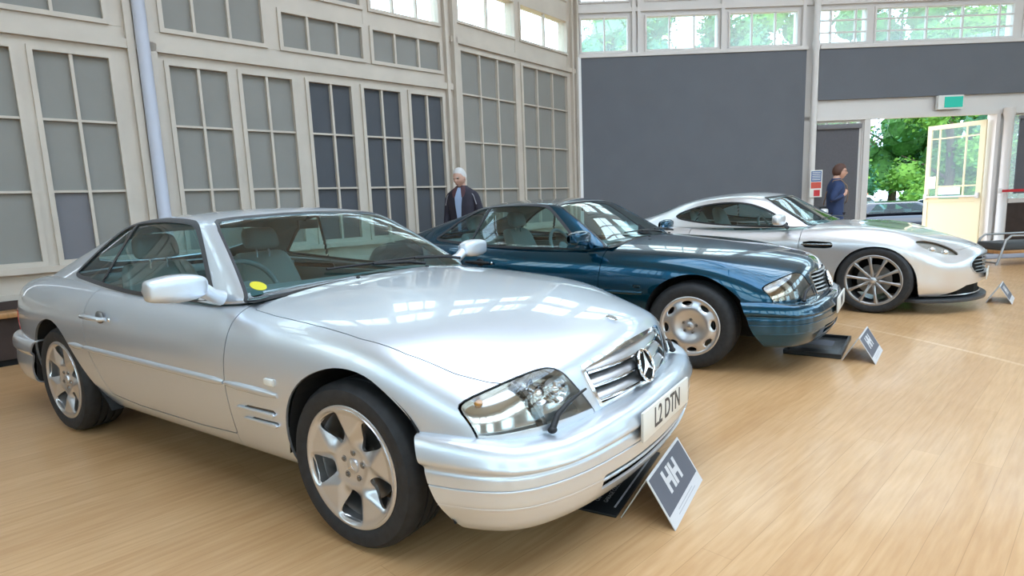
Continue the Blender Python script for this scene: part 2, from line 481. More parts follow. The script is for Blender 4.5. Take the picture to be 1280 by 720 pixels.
def sl_body():
    J = 8; K = 7; NX = len(SLX)-1
    def fn(i, j, k):
        x = SLX[i]; b = (j-J/2)/(J/2); s = 1 if b > 0 else -1; ab = abs(b); c = C_ROWS[k]
        zs, w, zc = (itp(x, SL_XS, q) for q in (SL_ZS, SL_W, SL_ZC))
        zb = itp(x, [-3.6, -3.1, -2.0, -.5, .5, .75], [.34, .23, .205, .205, .20, .20])
        bb = {0: 0, .25: .27, .5: .53, .75: .78, 1: 1}[ab]
        yw = w*itp(c, C_ROWS, C_PROF)
        y = bb*yw
        ztop = zs+(zc-zs)*(1-bb**2.6)
        z = zb+(zs-zb)*c
        if k == K: z = ztop
        elif 0 < k: z = zb+(lerp(zs, ztop, .9 if (i in (0, NX)) else 0)-zb)*c
        rec = itp(ab, [0, .25, .5, .75, 1], [0, .012, .045, .105, .215])
        rf = itp(x, [.0, .3, .46, .6, .745], [0, .30, .55, .8, 1])
        rb = itp(x, [-3.6, -3.46, -3.2, -2.9], [1, .75, .25, 0])
        x2 = x-rec*rf+itp(ab, [0, .5, .75, 1], [0, .02, .06, .16])*rb
        if i == NX:
            x2 += itp(z, [.2, .36, .50, .60, .70, .75], [.0, .03, .055, .030, .0, -.03])
        if i == NX-1 and k == K: x2 += .02
        if i == 0: x2 += itp(c, [0, .45, .8, 1], [.10, 0, .02, .06])
        return (x2, s*y, z)
    V, Q, ix = box_cage(NX, J, K, fn)
    return subdiv_shell(V, Q, 4)

ARCH_F = chaikin([(-.355, -.3), (-.348, .30), (-.315, .50), (-.215, .635), (-.05, .705), (.11, .700), (.235, .635), (.345, .545), (.395, .43), (.425, .33), (.50, .22), (.60, .05), (.60, -.3)], 2)
ARCH_R = chaikin([(-2.93, -.3), (-2.93, .25), (-2.885, .43), (-2.80, .585), (-2.67, .680), (-2.51, .708), (-2.36, .655), (-2.245, .54), (-2.15, .43), (-2.05, .335), (-1.92, .255), (-1.80, .05), (-1.80, -.3)], 2)

def sl_green():
    """greenhouse: hard top, pillars and windscreen as one closed form"""
    BX = [-3.24, -2.97, -2.52, -2.03, -1.55, -1.08, -.575]
    TX = [-2.17, -2.05, -1.88, -1.68, -1.50, -1.33, -1.165]
    CR = [0, .22, .45, .68, .86, 1.]
    J = 8; K = 5; N = 6
    def fn(i, j, k):
        b = (j-J/2)/(J/2); s = 1 if b > 0 else -1; ab = abs(b); c = CR[k]
        bb = {0: 0, .25: .30, .5: .60, .75: .90, 1: 1}[ab]
        x = lerp(BX[i], TX[i], c)
        wb = itp(BX[i], [-3.24, -2.95, -2.5, -2.0, -1.0, -.575], [.70, .755, .795, .822, .828, .812])
        wt = itp(i, [0, 1, 2, 4, 6], [.595, .612, .622, .622, .608])
        y = bb*lerp(wb, wt, c**1.08)
        zt = itp(i, [0, 1, 2, 3, 4, 5, 6], [1.232, 1.270, 1.288, 1.294, 1.296, 1.290, 1.268])
        zt -= .045*bb**2.5
        z = lerp(.86, zt, c)
        x -= .045*(bb**2)*itp(i, [3, 4, 5, 6], [0, .1, .5, 1])*lerp(1, .8, c)
        x += .05*(bb**2)*itp(i, [0, 1, 2], [1, .5, 0])
        if i == 0: x -= .05*math.sin(PI*c)
        if i == 6: x += .018*math.sin(PI*c)
        return (x, s*y, z)
    V, Q, ix = box_cage(N, J, K, fn)
    return subdiv_shell(V, Q, 4)

# side glass outline (x, z) and its split
SIDE_WIN = [(-2.475, .945), (-2.36, 1.02), (-2.19, 1.135), (-2.03, 1.212), (-1.93, 1.240), (-1.84, 1.250), (-1.60, 1.256), (-1.38, 1.243), (-1.28, 1.228), (-1.20, 1.170), (-1.05, 1.045), (-.845, .862), (-1.2, .868), (-1.60, .878), (-1.92, .900), (-2.18, .922)]
HEAD_Y = [(-.806, .560), (-.806, .600), (-.794, .620), (-.752, .642), (-.652, .672), (-.560, .690), (-.510, .690), (-.478, .668), (-.455, .630), (-.405, .550), (-.372, .497), (-.385, .478), (-.58, .455), (-.70, .460), (-.780, .470), (-.802, .500)]
DOOR = [(-.675, .95), (-.675, .86), (-.705, .60), (-.705, .36), (-.715, .305), (-1.88, .305), (-1.93, .40), (-2.03, .58), (-2.05, .75), (-1.97, .95)]

def sl_bumper_front():
    path = [(.22, .902), (.36, .898), (.48, .882), (.60, .845), (.69, .785), (.76, .68), (.815, .52), (.855, .30), (.868, .12), (.871, 0)]
    path = path+[(x, -y) for x, y in path[-2::-1]]
    prof = [(-.09, .522), (-.045, .524), (-.012, .518), (.004, .500), (.016, .470), (.020, .445), (.006, .428), (.003, .420), (.008, .405), (.010, .378), (.0095, .372), (.0045, .369), (.0095, .366), (.009, .350), (.0075, .312), (.002, .309), (.006, .306), (-.002, .275), (-.020, .235), (-.050, .205), (-.12, .190)]
    return sweep_shell(path, prof, 14, 5, lambda p, z: -np.interp(abs(p[1]), [0, .35, .62, .80, .88], [.012, .018, .032, .022, 0])*np.interp(z, [.40, .47], [0, 1]))

def sl_bumper_rear():
    path = [(-2.80, .890), (-3.0, .890), (-3.18, .872), (-3.34, .835), (-3.47, .765), (-3.55, .65), (-3.60, .42), (-3.618, .2), (-3.62, 0)]
    path = path+[(x, -y) for x, y in path[-2::-1]]
    prof = [(-.09, .535), (-.03, .54), (.0, .53), (.012, .50), (.014, .46), (.0, .44), (.0, .42), (.004, .36), (-.004, .30), (-.03, .25), (-.12, .235)]
    s = sweep_shell(path, prof, 12, 5)
    return s

def sweep_shell(path, prof, nu, nv, dz=None):
    """profile (outward offset, z) carried along a plan path; outward is away from the car"""
    P = catmull(path, nu); Q = catmull(prof, nv)
    T = np.gradient(P, axis=0); T /= np.linalg.norm(T, axis=1)[:, None]
    Nn = np.stack([-T[:, 1], T[:, 0]], 1)
    mid = len(P)//2
    if Nn[mid, 0]*P[mid, 0]+Nn[mid, 1]*P[mid, 1] < 0: Nn = -Nn
    G = np.zeros((len(P), len(Q), 3))
    for a in range(len(P)):
        G[a, :, 0] = P[a, 0]+Nn[a, 0]*Q[:, 0]; G[a, :, 1] = P[a, 1]+Nn[a, 1]*Q[:, 0]; G[a, :, 2] = Q[:, 1]+(dz(P[a], Q[:, 1]) if dz else 0)
    s = grid_shell(G)
    # make normals point outward at the middle of the profile
    k = mid*len(Q)+len(Q)//2
    if s.N[k, 0]*Nn[mid, 0]+s.N[k, 1]*Nn[mid, 1] < 0: s = Shell(s.V, -s.N, s.F[:, ::-1])
    return s

_sl = {}
GAP = .0028
def sl_shapes():
    if _sl: return _sl
    B = sl_body()
    ay = lambda V: np.abs(V[:, 1])
    archf = lambda V: np.where(ay(V) > .3, -sdpoly(V[:, 0], V[:, 2], ARCH_F), 1.)
    archr = lambda V: np.where(ay(V) > .3, -sdpoly(V[:, 0], V[:, 2], ARCH_R), 1.)
    B = B.clip(lambda V: V[:, 2]-(.222)).clip(archf).clip(archr)
    cabin = chaikin([(-.62, -.78), (-.585, -.5), (-.55, 0), (-.585, .5), (-.62, .78), (-1.2, .80), (-2.2, .785), (-2.75, .70), (-2.90, .55), (-2.93, .2), (-2.93, -.2), (-2.90, -.55), (-2.75, -.70), (-2.2, -.785), (-1.2, -.80)], 2)
    B = B.clip(lambda V: np.where(V[:, 2] > .835, -sdpoly(V[:, 0], V[:, 1], cabin), 1.))
    # headlight and grille openings, seen from the front
    hp = chaikin(HEAD_Y, 1)
    head = lambda V: np.where(V[:, 0] > .3, sdpoly(-ay(V), V[:, 2], hp), -1.)
    gp = chaikin([(-.386, .678), (-.2, .690), (0, .694), (.2, .690), (.386, .678), (.392, .650), (.352, .525), (.335, .506), (-.335, .506), (-.352, .525), (-.392, .650)], 1)
    gr = lambda V: np.where(V[:, 0] > .5, sdpoly(V[:, 1], V[:, 2], gp), -1.)
    H = B.clip(head)
    _sl['head_lens'] = H
    B = B.clip(lambda V: -head(V)-.004)
    G = B.clip(gr); _sl['grille_face'] = G; _sl['head_edge'] = B.clip(lambda V: head(V)+.007)
    B = B.clip(lambda V: -gr(V))
    # panels
    plan = np.array([(-.45, -.80), (-.2, -.808), (.05, -.812), (.25, -.792), (.42, -.745), (.53, -.70), (.60, -.655), (.66, -.60), (1.3, -.60), (1.3, .60), (.66, .60), (.60, .655), (.53, .70), (.42, .745), (.25, .792), (.05, .812), (-.2, .808), (-.45, .80), (-.615, .782), (-.600, .5), (-.585, 0), (-.600, -.5), (-.615, -.782)])
    bon = lambda V: np.where((V[:, 2] > .50), sdpoly(V[:, 0], V[:, 1], plan), -1.)
    _sl['bonnet'] = B.clip(lambda V: bon(V)-GAP/2)
    Rm = B.clip(lambda V: -bon(V)-GAP/2)
    for nm, sg in (('r', -1), ('l', 1)):
        H_ = Rm.clip(lambda V: sg*V[:, 1])
        dr = lambda V: sdpoly(V[:, 0], V[:, 2], chaikin(DOOR, 1))
        _sl['door_'+nm] = H_.clip(lambda V: dr(V)-GAP)
        rest = H_.clip(lambda V: -dr(V)-GAP)
        fr = lambda V: V[:, 0]-np.interp(V[:, 2], [.2, .36, .6, .86, .95], [-.74, -.705, -.705, -.675, -.675])
        _sl['fender_'+nm] = rest.clip(lambda V: fr(V)-GAP*.5)
        _sl['rear_'+nm] = rest.clip(lambda V: -fr(V)-GAP*.5)
    Rr = [_sl.pop('rear_r'), _sl.pop('rear_l')]
    boot = lambda V: np.minimum(-3.02-V[:, 0]+.0, np.minimum(.64-ay(V)-.0, V[:, 2]-.58))
    n0 = len(Rr[0].V)
    RB = Shell(np.concatenate([Rr[0].V, Rr[1].V]), np.concatenate([Rr[0].N, Rr[1].N]), np.concatenate([Rr[0].F, Rr[1].F+n0]))
    _sl['boot_lid'] = RB.clip(lambda V: boot(V)-GAP)
    _sl['body'] = RB.clip(lambda V: -boot(V)-GAP)
    B0 = sl_body(); _sl['raw'] = B0.V[B0.V[:, 1] > .6]
    # rear lamps
    rl = lambda V: np.where(V[:, 0] < -3.15, np.minimum(np.minimum(.70-V[:, 2], V[:, 2]-.565), np.minimum(ay(V)-.46, -3.22-V[:, 0])), -1.)
    _sl['lamps'] = RB.clip(rl)
    # bumpers
    bf = sl_bumper_front().clip(lambda V: -sdpoly(V[:, 0], V[:, 2], ARCH_F))
    slot = lambda V: np.minimum(.47-ay(V), np.minimum(V[:, 2]-.262, .318-V[:, 2]))
    corner = chaikin([(-.72, .31), (-.50, .335), (-.50, .262), (-.66, .262)], 2)
    bf = bf.clip(lambda V: -slot(V))
    _sl['bumper_f'] = bf
    _sl['bumper_r'] = sl_bumper_rear().clip(lambda V: -sdpoly(V[:, 0], V[:, 2], ARCH_R))
    # greenhouse
    Gh = sl_green().clip(lambda V: V[:, 2]-.868)
    wz = [.868, .905, 1.235, 1.30]
    swp = chaikin(SIDE_WIN, 2)
    sideopen = lambda V: np.where(ay(V) > .42, sdpoly(V[:, 0], V[:, 2], swp), -1.)
    fx = lambda V: V[:, 0]-np.interp(V[:, 2], [.86, 1.25], [-.78, -1.38])      # front of the side pillars
    ws_out = chaikin([(-.765, .880), (.765, .880), (.745, .92), (.655, 1.08), (.575, 1.215), (.52, 1.236), (.25, 1.250), (0, 1.253), (-.25, 1.250), (-.52, 1.236), (-.575, 1.215), (-.655, 1.08), (-.745, .92)], 1)
    ws = lambda V: np.where(fx(V) > 0, sdpoly(V[:, 1], V[:, 2], ws_out), -1.)
    fw = lambda V: V[:, 0]-np.interp(ay(V)/np.interp(V[:, 2], [.88, 1.25], [.80, .60]), [0, .7, 1], [0, -.06, -.16])-np.interp(V[:, 2], [.88, 1.25], [-.75, -1.30])
    rear_out = chaikin([(-.55, .975), (.55, .975), (.46, 1.16), (.38, 1.185), (-.38, 1.185), (-.46, 1.16)], 2)
    rw = lambda V: np.where(V[:, 0] < np.interp(V[:, 2], [.9, 1.2], [-2.72, -1.98]), sdpoly(V[:, 1], V[:, 2], rear_out), -1.)
    sw = lambda V: np.where(V[:, 0]-np.interp(V[:, 2], [.86, 1.25], [-.50, -1.02]) < 0, ws(V), -1.)
    _sl['screen'] = Gh.clip(ws).offset(-.004)
    _sl['rear_glass'] = Gh.clip(rw).offset(-.004)
    T = Gh.clip(lambda V: -ws(V)).clip(lambda V: -rw(V))
    _sl['screen_seal'] = T.clip(lambda V: np.where(fx(V) > 0, ws(V)+.009, -1.)).offset(.0015)
    _sl['rear_seal'] = T.clip(lambda V: rw(V)+.012).offset(.0015)
    for nm, sg in (('r', -1), ('l', 1)):
        q = T.clip(lambda V: sg*V[:, 1])
        glass = q.clip(lambda V: sideopen(V)-.016).offset(-.006)
        # B post line divides door glass and quarter glass
        bp = lambda V: V[:, 0]-np.interp(V[:, 2], [.86, 1.25], [-2.035, -1.875])
        _sl['doorglass_'+nm] = glass.clip(lambda V: bp(V)-.010)
        _sl['quarterglass_'+nm] = glass.clip(lambda V: -bp(V)-.010)
        fr = q.clip(lambda V: sideopen(V)+.004)
        _sl['seal_'+nm] = [fr.clip(lambda V: .017-sideopen(V)).offset(.002), q.clip(lambda V: sideopen(V)).clip(lambda V: .013-np.abs(bp(V))).offset(.001)]
    T = T.clip(lambda V: -sideopen(V)-.002)
    # hardtop: everything behind a joint across the top of the windscreen; A pillars are front
    pil = lambda V: V[:, 0]-np.interp(V[:, 2], [.86, 1.20, 1.25, 1.31], [-.96, -1.30, -1.275, -1.235])
    _sl['screen_frame'] = T.clip(lambda V: pil(V)-.002)
    _sl['hard_top'] = T.clip(lambda V: -pil(V)-.002)
    return _sl

def side_y(x, z):
    Q = _sl['raw']; d = (Q[:, 0]-x)**2+(Q[:, 2]-z)**2; k = np.argsort(d)[:6]; w = 1/(d[k]+1e-6)
    return float((Q[k, 1]*w).sum()/w.sum())

def side_moulding(x0, x1, sg, mat, par):
    prof = [(-.004, -.018), (.006, -.016), (.013, -.007), (.014, .004), (.010, .012), (-.004, .018)]
    xs = np.linspace(x0, x1, max(4, int((x1-x0)/.06))); V = []; F = []; k = len(prof)
    for x in xs:
        z = float(np.interp(x, [-2.3, -.7, -.2, .4], [.578, .560, .552, .549])); e = itp(min(x-x0, x1-x), [0, .02], [.6, 1])
        for dy, dz in prof: V.append((x, sg*(side_y(x, z+dz)+dy*e), z+dz*e))
    for i in range(len(xs)-1):
        for j in range(k): F.append((i*k+j, (i+1)*k+j, (i+1)*k+(j+1) % k, i*k+(j+1) % k))
    F += [tuple(range(k)), tuple((len(xs)-1)*k+j for j in range(k-1, -1, -1))]
    return MB().add(V, F).build('side_moulding', mat, par, smooth=True, angle=50)

def make_sl(cfg):
    S = sl_shapes(); P = cfg['paint']
    car = empty('classic_car', cfg['label'], 'car', group=None)
    inner = M_UNDER
    S['body'].solid('rear_body', P, .012, car, inner=inner)
    S['bonnet'].solid('bonnet', P, .010, car, inner=inner)
    S['boot_lid'].solid('boot_lid', P, .010, car, inner=inner)
    for nm in 'rl':
        S['fender_'+nm].solid('front_wing', P, .010, car, inner=inner)
        d = S['door_'+nm].solid('door', P, .012, car, inner=M_LEATHER)
        S['doorglass_'+nm].solid('door_glass', M_CARGLASS, 0, d)
        S['quarterglass_'+nm].solid('quarter_glass', M_CARGLASS, 0, car)
        sl0 = S['seal_'+nm]
        n0 = len(sl0[0].V)
        Shell(np.concatenate([sl0[0].V, sl0[1].V]), np.concatenate([sl0[0].N, sl0[1].N]), np.concatenate([sl0[0].F, sl0[1].F+n0])).solid('window_seal', cfg['seal'], .006, car)
        sg = -1 if nm == 'r' else 1
        for x0, x1, par in ((-2.25, -2.07, car), (-2.06, -.712, d), (-.702, -.345, car)):
            side_moulding(x0, x1, sg, cfg['mould'], par)
        # door handle: bar over a round dish
        h = MB().tube([(-1.975, sg*.915, .762), (-1.95, sg*.935, .764), (-1.85, sg*.940, .764), (-1.75, sg*.935, .761), (-1.725, sg*.912, .759)], [.010, .012, .013, .012, .010], 12)
        ho = h.build('door_handle', P if cfg['handle'] is None else cfg['handle'], d, smooth=True)
        MB().ball((-1.83, sg*.897, .760), (.040, .012, .034), 24, 12).build('handle_dish', M_STEEL if cfg['handle'] is None else M_BLACK, ho, smooth=True)
        MB().ball((-1.70, sg*.908, .757), (.011, .006, .011), 16, 8).build('lock', M_CHROME, ho, smooth=True)
        sl_mirror(car, sg, P, cfg)
        # indicator repeater
        MB().box((-.415, sg*(side_y(-.38, .605)-.006), .590), (-.355, sg*(side_y(-.38, .605)+.010), .618)).build('side_repeater', cfg['repeater'], car, bevel=.005)
        # air outlet fins in the front wing
        if cfg['vents']:
            for k, (x0, x1, z) in enumerate(((-.635, -.375, .470), (-.600, -.370, .424))):
                MB().prism([(x0+.03, z-.004), (x1-.01, z-.006), (x1, z+.006), (x1-.02, z+.020), (x0+.09, z+.018)], sg*(side_y(-.5, z)-.01), sg*(side_y(-.5, z)+.0015), axis='y').build('vent_slot', M_GLOSSBLACK, car)
                f = MB().prism([(x0, z), (x0+.02, z-.010), (x1-.015, z-.013), (x1, z-.004), (x1-.012, z+.005), (x0+.03, z+.003)], sg*(side_y(-.5, z)-.005), sg*(side_y(-.5, z)+.012), axis='y')
                f.build('vent_fin', P, car, bevel=.004)
        sl_headlight(car, sg, S, cfg)
    S['screen'].solid('windscreen', M_CARGLASS, 0, car)
    S['rear_glass'].solid('rear_window', M_CARGLASS, 0, car)
    S['screen_seal'].solid('windscreen_seal', M_SEAL, .004, car)
    S['rear_seal'].solid('rear_window_seal', M_SEAL, .004, car)
    S['screen_frame'].solid('windscreen_frame', P, .010, car, inner=M_LEATHER)
    S['hard_top'].solid('hard_top', P, .010, car, inner=M_LEATHER)
    bfo = S['bumper_f'].solid('front_bumper', P, .010, car, inner=inner)
    S['bumper_r'].solid('rear_bumper', P, .010, car, inner=inner)
    lam = S['lamps'].offset(.003)
    for sg in (-1, 1): lam.clip(lambda V: sg*V[:, 1]).solid('tail_lamp', M_RED, .01, car)
    # bumper slot, lower lip strip and the rubbing strip lines
    MB().box((.66, -.50, .25), (.80, .50, .335)).build('air_intake', M_DARK, bfo)
    path = [(.73, .60), (.785, .48), (.825, .25), (.838, 0)]; path += [(x, -y) for x, y in path[-2::-1]]
    pp = catmull(path, 6)
    MB().tube([(x+.022, y, .290-.00*abs(y)) for x, y in pp], .009, 8, sx=1.0).build('intake_strip', P, bfo, smooth=True)
    # plate
    mp = MB(); mp.box((.884, -.262, .372), (.895, .262, .484)); pl = mp.build('number_plate', M_PLATE, bfo, bevel=.002)
    MB().box((.855, -.10, .385), (.884, .10, .47)).build('plate_bracket', M_BLACK, pl)
    M = Matrix.Translation((.8955, 0, .428)) @ Matrix.Rotation(PI/2, 4, 'Z') @ Matrix.Rotation(PI/2, 4, 'X')
    text_mesh('plate_text', cfg['plate'], M_PTEXT, .112, pl, .0008, M, sx=.80, bold=.001)
    sl_grille(car, S, cfg)
    # bonnet badge
    bb = MB().lathe([(.0005, .004), (.018, .0035), (.024, .0015), (.025, -.001)], 32, 'z')
    o = bb.build('bonnet_badge', M_CHROME, car, smooth=True); o.location = (.66, 0, .7755); o.rotation_euler = (0, R(20), 0)
    MB().lathe([(.0005, .0048), (.017, .0040)], 32, 'z').build('badge_disc', M_STEEL, o, smooth=True)
    # wipers
    for y0, y1, x1 in ((.30, -.32, -.70), (.62, .06, -.70)):
        w = MB().tube([(-.600, y0, .945), (-.640, y0-.10, .962), (-.66, y0-.34, .975)], [.009, .008, .006], 8)
        w.tube([(-.655, y0-.02, .962), (-.668, y0-.30, .978), (-.72, y0-.60, .975)], .006, 8)
        w.build('wiper', M_BLACK, car, smooth=True)
    for y in (-.30, .20):
        MB().ball((-.50, y, .9415), (.014, .010, .006), 12, 6).build('washer_jet', M_BLACK, car, smooth=True)
    # cowl grille below the screen
    cw = [(-.67, .77), (-.63, .5), (-.61, 0), (-.63, -.5), (-.67, -.77)]
    c1 = catmull(cw, 6); V = [(x-.13, y*.98, .885+.035*(1-(y/.78)**2)) for x, y in c1]+[(x+.035, y, .882+.040*(1-(y/.78)**2)) for x, y in c1]; n = len(c1)
    mesh_obj('cowl_panel', V, [(i, i+1, n+i+1, n+i) for i in range(n-1)], M_BLACK, car)
    sl_interior(car, cfg)
    arch_liner(car, ARCH_F, .885, .50, -.36, .55); arch_liner(car, ARCH_R, .885, .50, -2.94, -1.88)
    # floor pan
    MB().box((-3.30, -.60, .235), (-2.93, .60, .29)).box((-1.88, -.72, .215), (-.38, .72, .27)).box((-2.93, -.50, .2), (-1.88, .5, .26)).box((-.38, -.50, .2), (.60, .5, .26)).build('floor_pan', M_UNDER, car)
    MB().box((.0, -.48, .26), (.62, .48, .48)).build('engine_undertray', M_UNDER, car)
    rt = .321
    for x in (0, -2.515):
        for sg in (-1, 1):
            make_wheel(cfg['wheel'], rt, .225, car, (x, sg*.872, rt), sg, spin=cfg.get('spin', 0)+(x*.3))
    return car

def arch_liner(car, arch, y0, y1, x0, x1):
    pts = [p for p in arch if p[1] > .20]
    for sg in (-1, 1):
        V = [(x, sg*(y0-.012), z+.008) for x, z in pts]+[(x, sg*y1, z+.008) for x, z in pts]; n = len(pts)
        F = [(i, i+1, n+i+1, n+i) for i in range(n-1)]
        V.append((lerp(pts[0][0], pts[-1][0], .5), sg*y1, .2)); c = len(V)-1
        F += [(n+i, n+i+1, c) for i in range(n-1)]+[(n, c, 2*n-1)]
        mesh_obj('wheel_arch_liner', V, F, M_UNDER, car, smooth=False)

def sl_mirror(car, sg, P, cfg):
    # rounded housing as a small subdivided cage, plus foot and triangular sail
    def fn(i, j, k):
        b = [-1, -.45, .2, .8, 1][j]; t = (b+1)/2                 # along y outwards
        a = [-1, 0, 1][i]; c = [-1, 0, 1][k]
        y = lerp(.885, 1.135, t); h = itp(t, [0, .3, .7, 1], [.036, .058, .060, .040]); d = itp(t, [0, .3, .8, 1], [.035, .055, .052, .03])
        return (lerp(-.80, -.79, t)+a*d+.012*(1-t), sg*y, lerp(.972, .975, t)+c*h)
    V, Q, _ = box_cage(2, 4, 2, fn)
    sh = subdiv_shell(V, Q, 3)
    if sg < 0: pass
    cen = sh.V.mean(0)
    if ((sh.V-cen)*sh.N).sum(1).mean() < 0: sh = Shell(sh.V, -sh.N, sh.F[:, ::-1])
    m = sh.solid('wing_mirror', P, 0, car)
    MB().tube([(-.795, sg*.905, .955), (-.80, sg*.86, .925), (-.805, sg*.815, .905)], [.034, .030, .036], 14).build('mirror_foot', P, m, smooth=True)
    MB().prism([(-1.04, .872), (-.815, .866), (-.83, .89), (-.985, 1.025)], sg*.775, sg*.812).build('mirror_sail', P, m, bevel=.004) if False else None
    V = [(-1.02, sg*.806, .876), (-.84, sg*.812, .868), (-.985, sg*.742, 1.005), (-1.02, sg*.775, .876), (-.84, sg*.780, .868), (-.985, sg*.715, 1.005)]
    mesh_obj('mirror_sail', V, [(0, 1, 2), (5, 4, 3), (0, 3, 4, 1), (1, 4, 5, 2), (2, 5, 3, 0)], P, m, smooth=False)
    gl = MB().ball((-.851, sg*1.02, .973), (.004, .10, .046), 24, 12); gl.build('mirror_glass', M_CHROME, m, smooth=True)

def sl_headlight(car, sg, S, cfg):
    L = S['head_lens'].clip(lambda V: sg*V[:, 1])
    lens = L.offset(-.001).solid('headlight', M_LENS, .003, car)
    S['head_edge'].clip(lambda V: sg*V[:, 1]).offset(-.002).solid('lamp_gasket', M_BLACK, .004, lens)
    strip = L.clip(lambda V: .522-V[:, 2]); strip.offset(.001).solid('headlight_trim', cfg['paint'], .006, lens)
    # body behind the glass: a dished shell
    back = L.offset(-.075 if cfg['lamp'] == 'xenon' else -.05)
    back.solid('lamp_housing', M_REFLECTOR, .004, lens)
    # rim of the housing
    V = L.V; F = L.F
    E = np.concatenate([F[:, [0, 1]], F[:, [1, 2]], F[:, [2, 0]]]); key = np.sort(E, 1)
    U, inv, c = np.unique(key, axis=0, return_inverse=True, return_counts=True); B = E[c[inv.reshape(-1)] == 1]
    n = len(V); VV = np.concatenate([V-L.N*.004, V-L.N*(.076 if cfg['lamp'] == 'xenon' else .051)]); Q = np.stack([B[:, 0], B[:, 1], B[:, 1]+n, B[:, 0]+n], 1)
    us = np.unique(Q); mp = np.full(2*n, -1); mp[us] = np.arange(len(us))
    mesh_obj('lamp_rim', VV[us], mp[Q], M_LAMPBODY, lens, smooth=False)
    # divider between indicator and main lamp
    dv = L.clip(lambda V: .008-np.abs(np.abs(V[:, 1])-np.interp(V[:, 2], [.5, .7], [.600, .655])))
    if cfg['lamp'] == 'xenon':
        dv.offset(-.004).solid('lamp_divider', M_STEEL, .04, lens)
        for (x, y, z, r) in ((.600, .585, .632, .034), (.640, .548, .600, .034), (.672, .485, .60, .040)):
            q = MB().lathe([(r*.3, -.03), (r*.8, -.022), (r, -.004), (r*1.1, .0), (r*1.1, -.03)], 28, 'x'); q.ball((-.018, 0, 0), r*.55, 16, 10)
            o = q.build('projector_lamp', M_CHROME, lens, smooth=True, angle=50); o.location = (x-.005, sg*y, z); o.rotation_euler = (0, 0, sg*R(20))
        rf = L.clip(lambda V: np.abs(V[:, 1])-np.interp(V[:, 2], [.5, .7], [.615, .67])).offset(-.03); rf.solid('indicator_reflector', M_REFLECTOR, .003, lens)
        for k in range(3): MB().tube([(.545-.03*k, sg*(.70+.025*k), .53), (.575-.035*k, sg*(.665+.025*k), .60-.01*k)], .004, 6).build('reflector_rib', M_CHROME, lens)
        MB().ball((.515, sg*.745, .612), (.014, .018, .012), 14, 8).build('indicator_bulb', M_AMBER, lens, smooth=True)
        MB().ball((.49, sg*.765, .565), (.010, .012, .022), 14, 8).build('indicator_bulb', M_AMBER, lens, smooth=True)
    else:
        dv.offset(-.003).solid('lamp_divider', M_SEAL, .02, lens)
        L.clip(lambda V: np.abs(V[:, 1])-np.interp(V[:, 2], [.5, .7], [.615, .67])).offset(-.008).solid('indicator_lens', M_CLEARIND, .003, lens)
        L.clip(lambda V: np.interp(V[:, 2], [.5, .7], [.590, .645])-np.abs(V[:, 1])).offset(-.008).solid('main_lens', M_FLUTED, .003, lens)
    # headlamp wiper
    w = MB().tube([(.712, sg*.605, .512), (.712, sg*.570, .548), (.722, sg*.525, .572), (.735, sg*.465, .592), (.745, sg*.42, .602)], [.012, .011, .008, .006, .004], 8)
    w.ball((.712, sg*.607, .508), (.016, .018, .012), 12, 8)
    w.build('headlamp_wiper', M_BLACK, car, smooth=True)

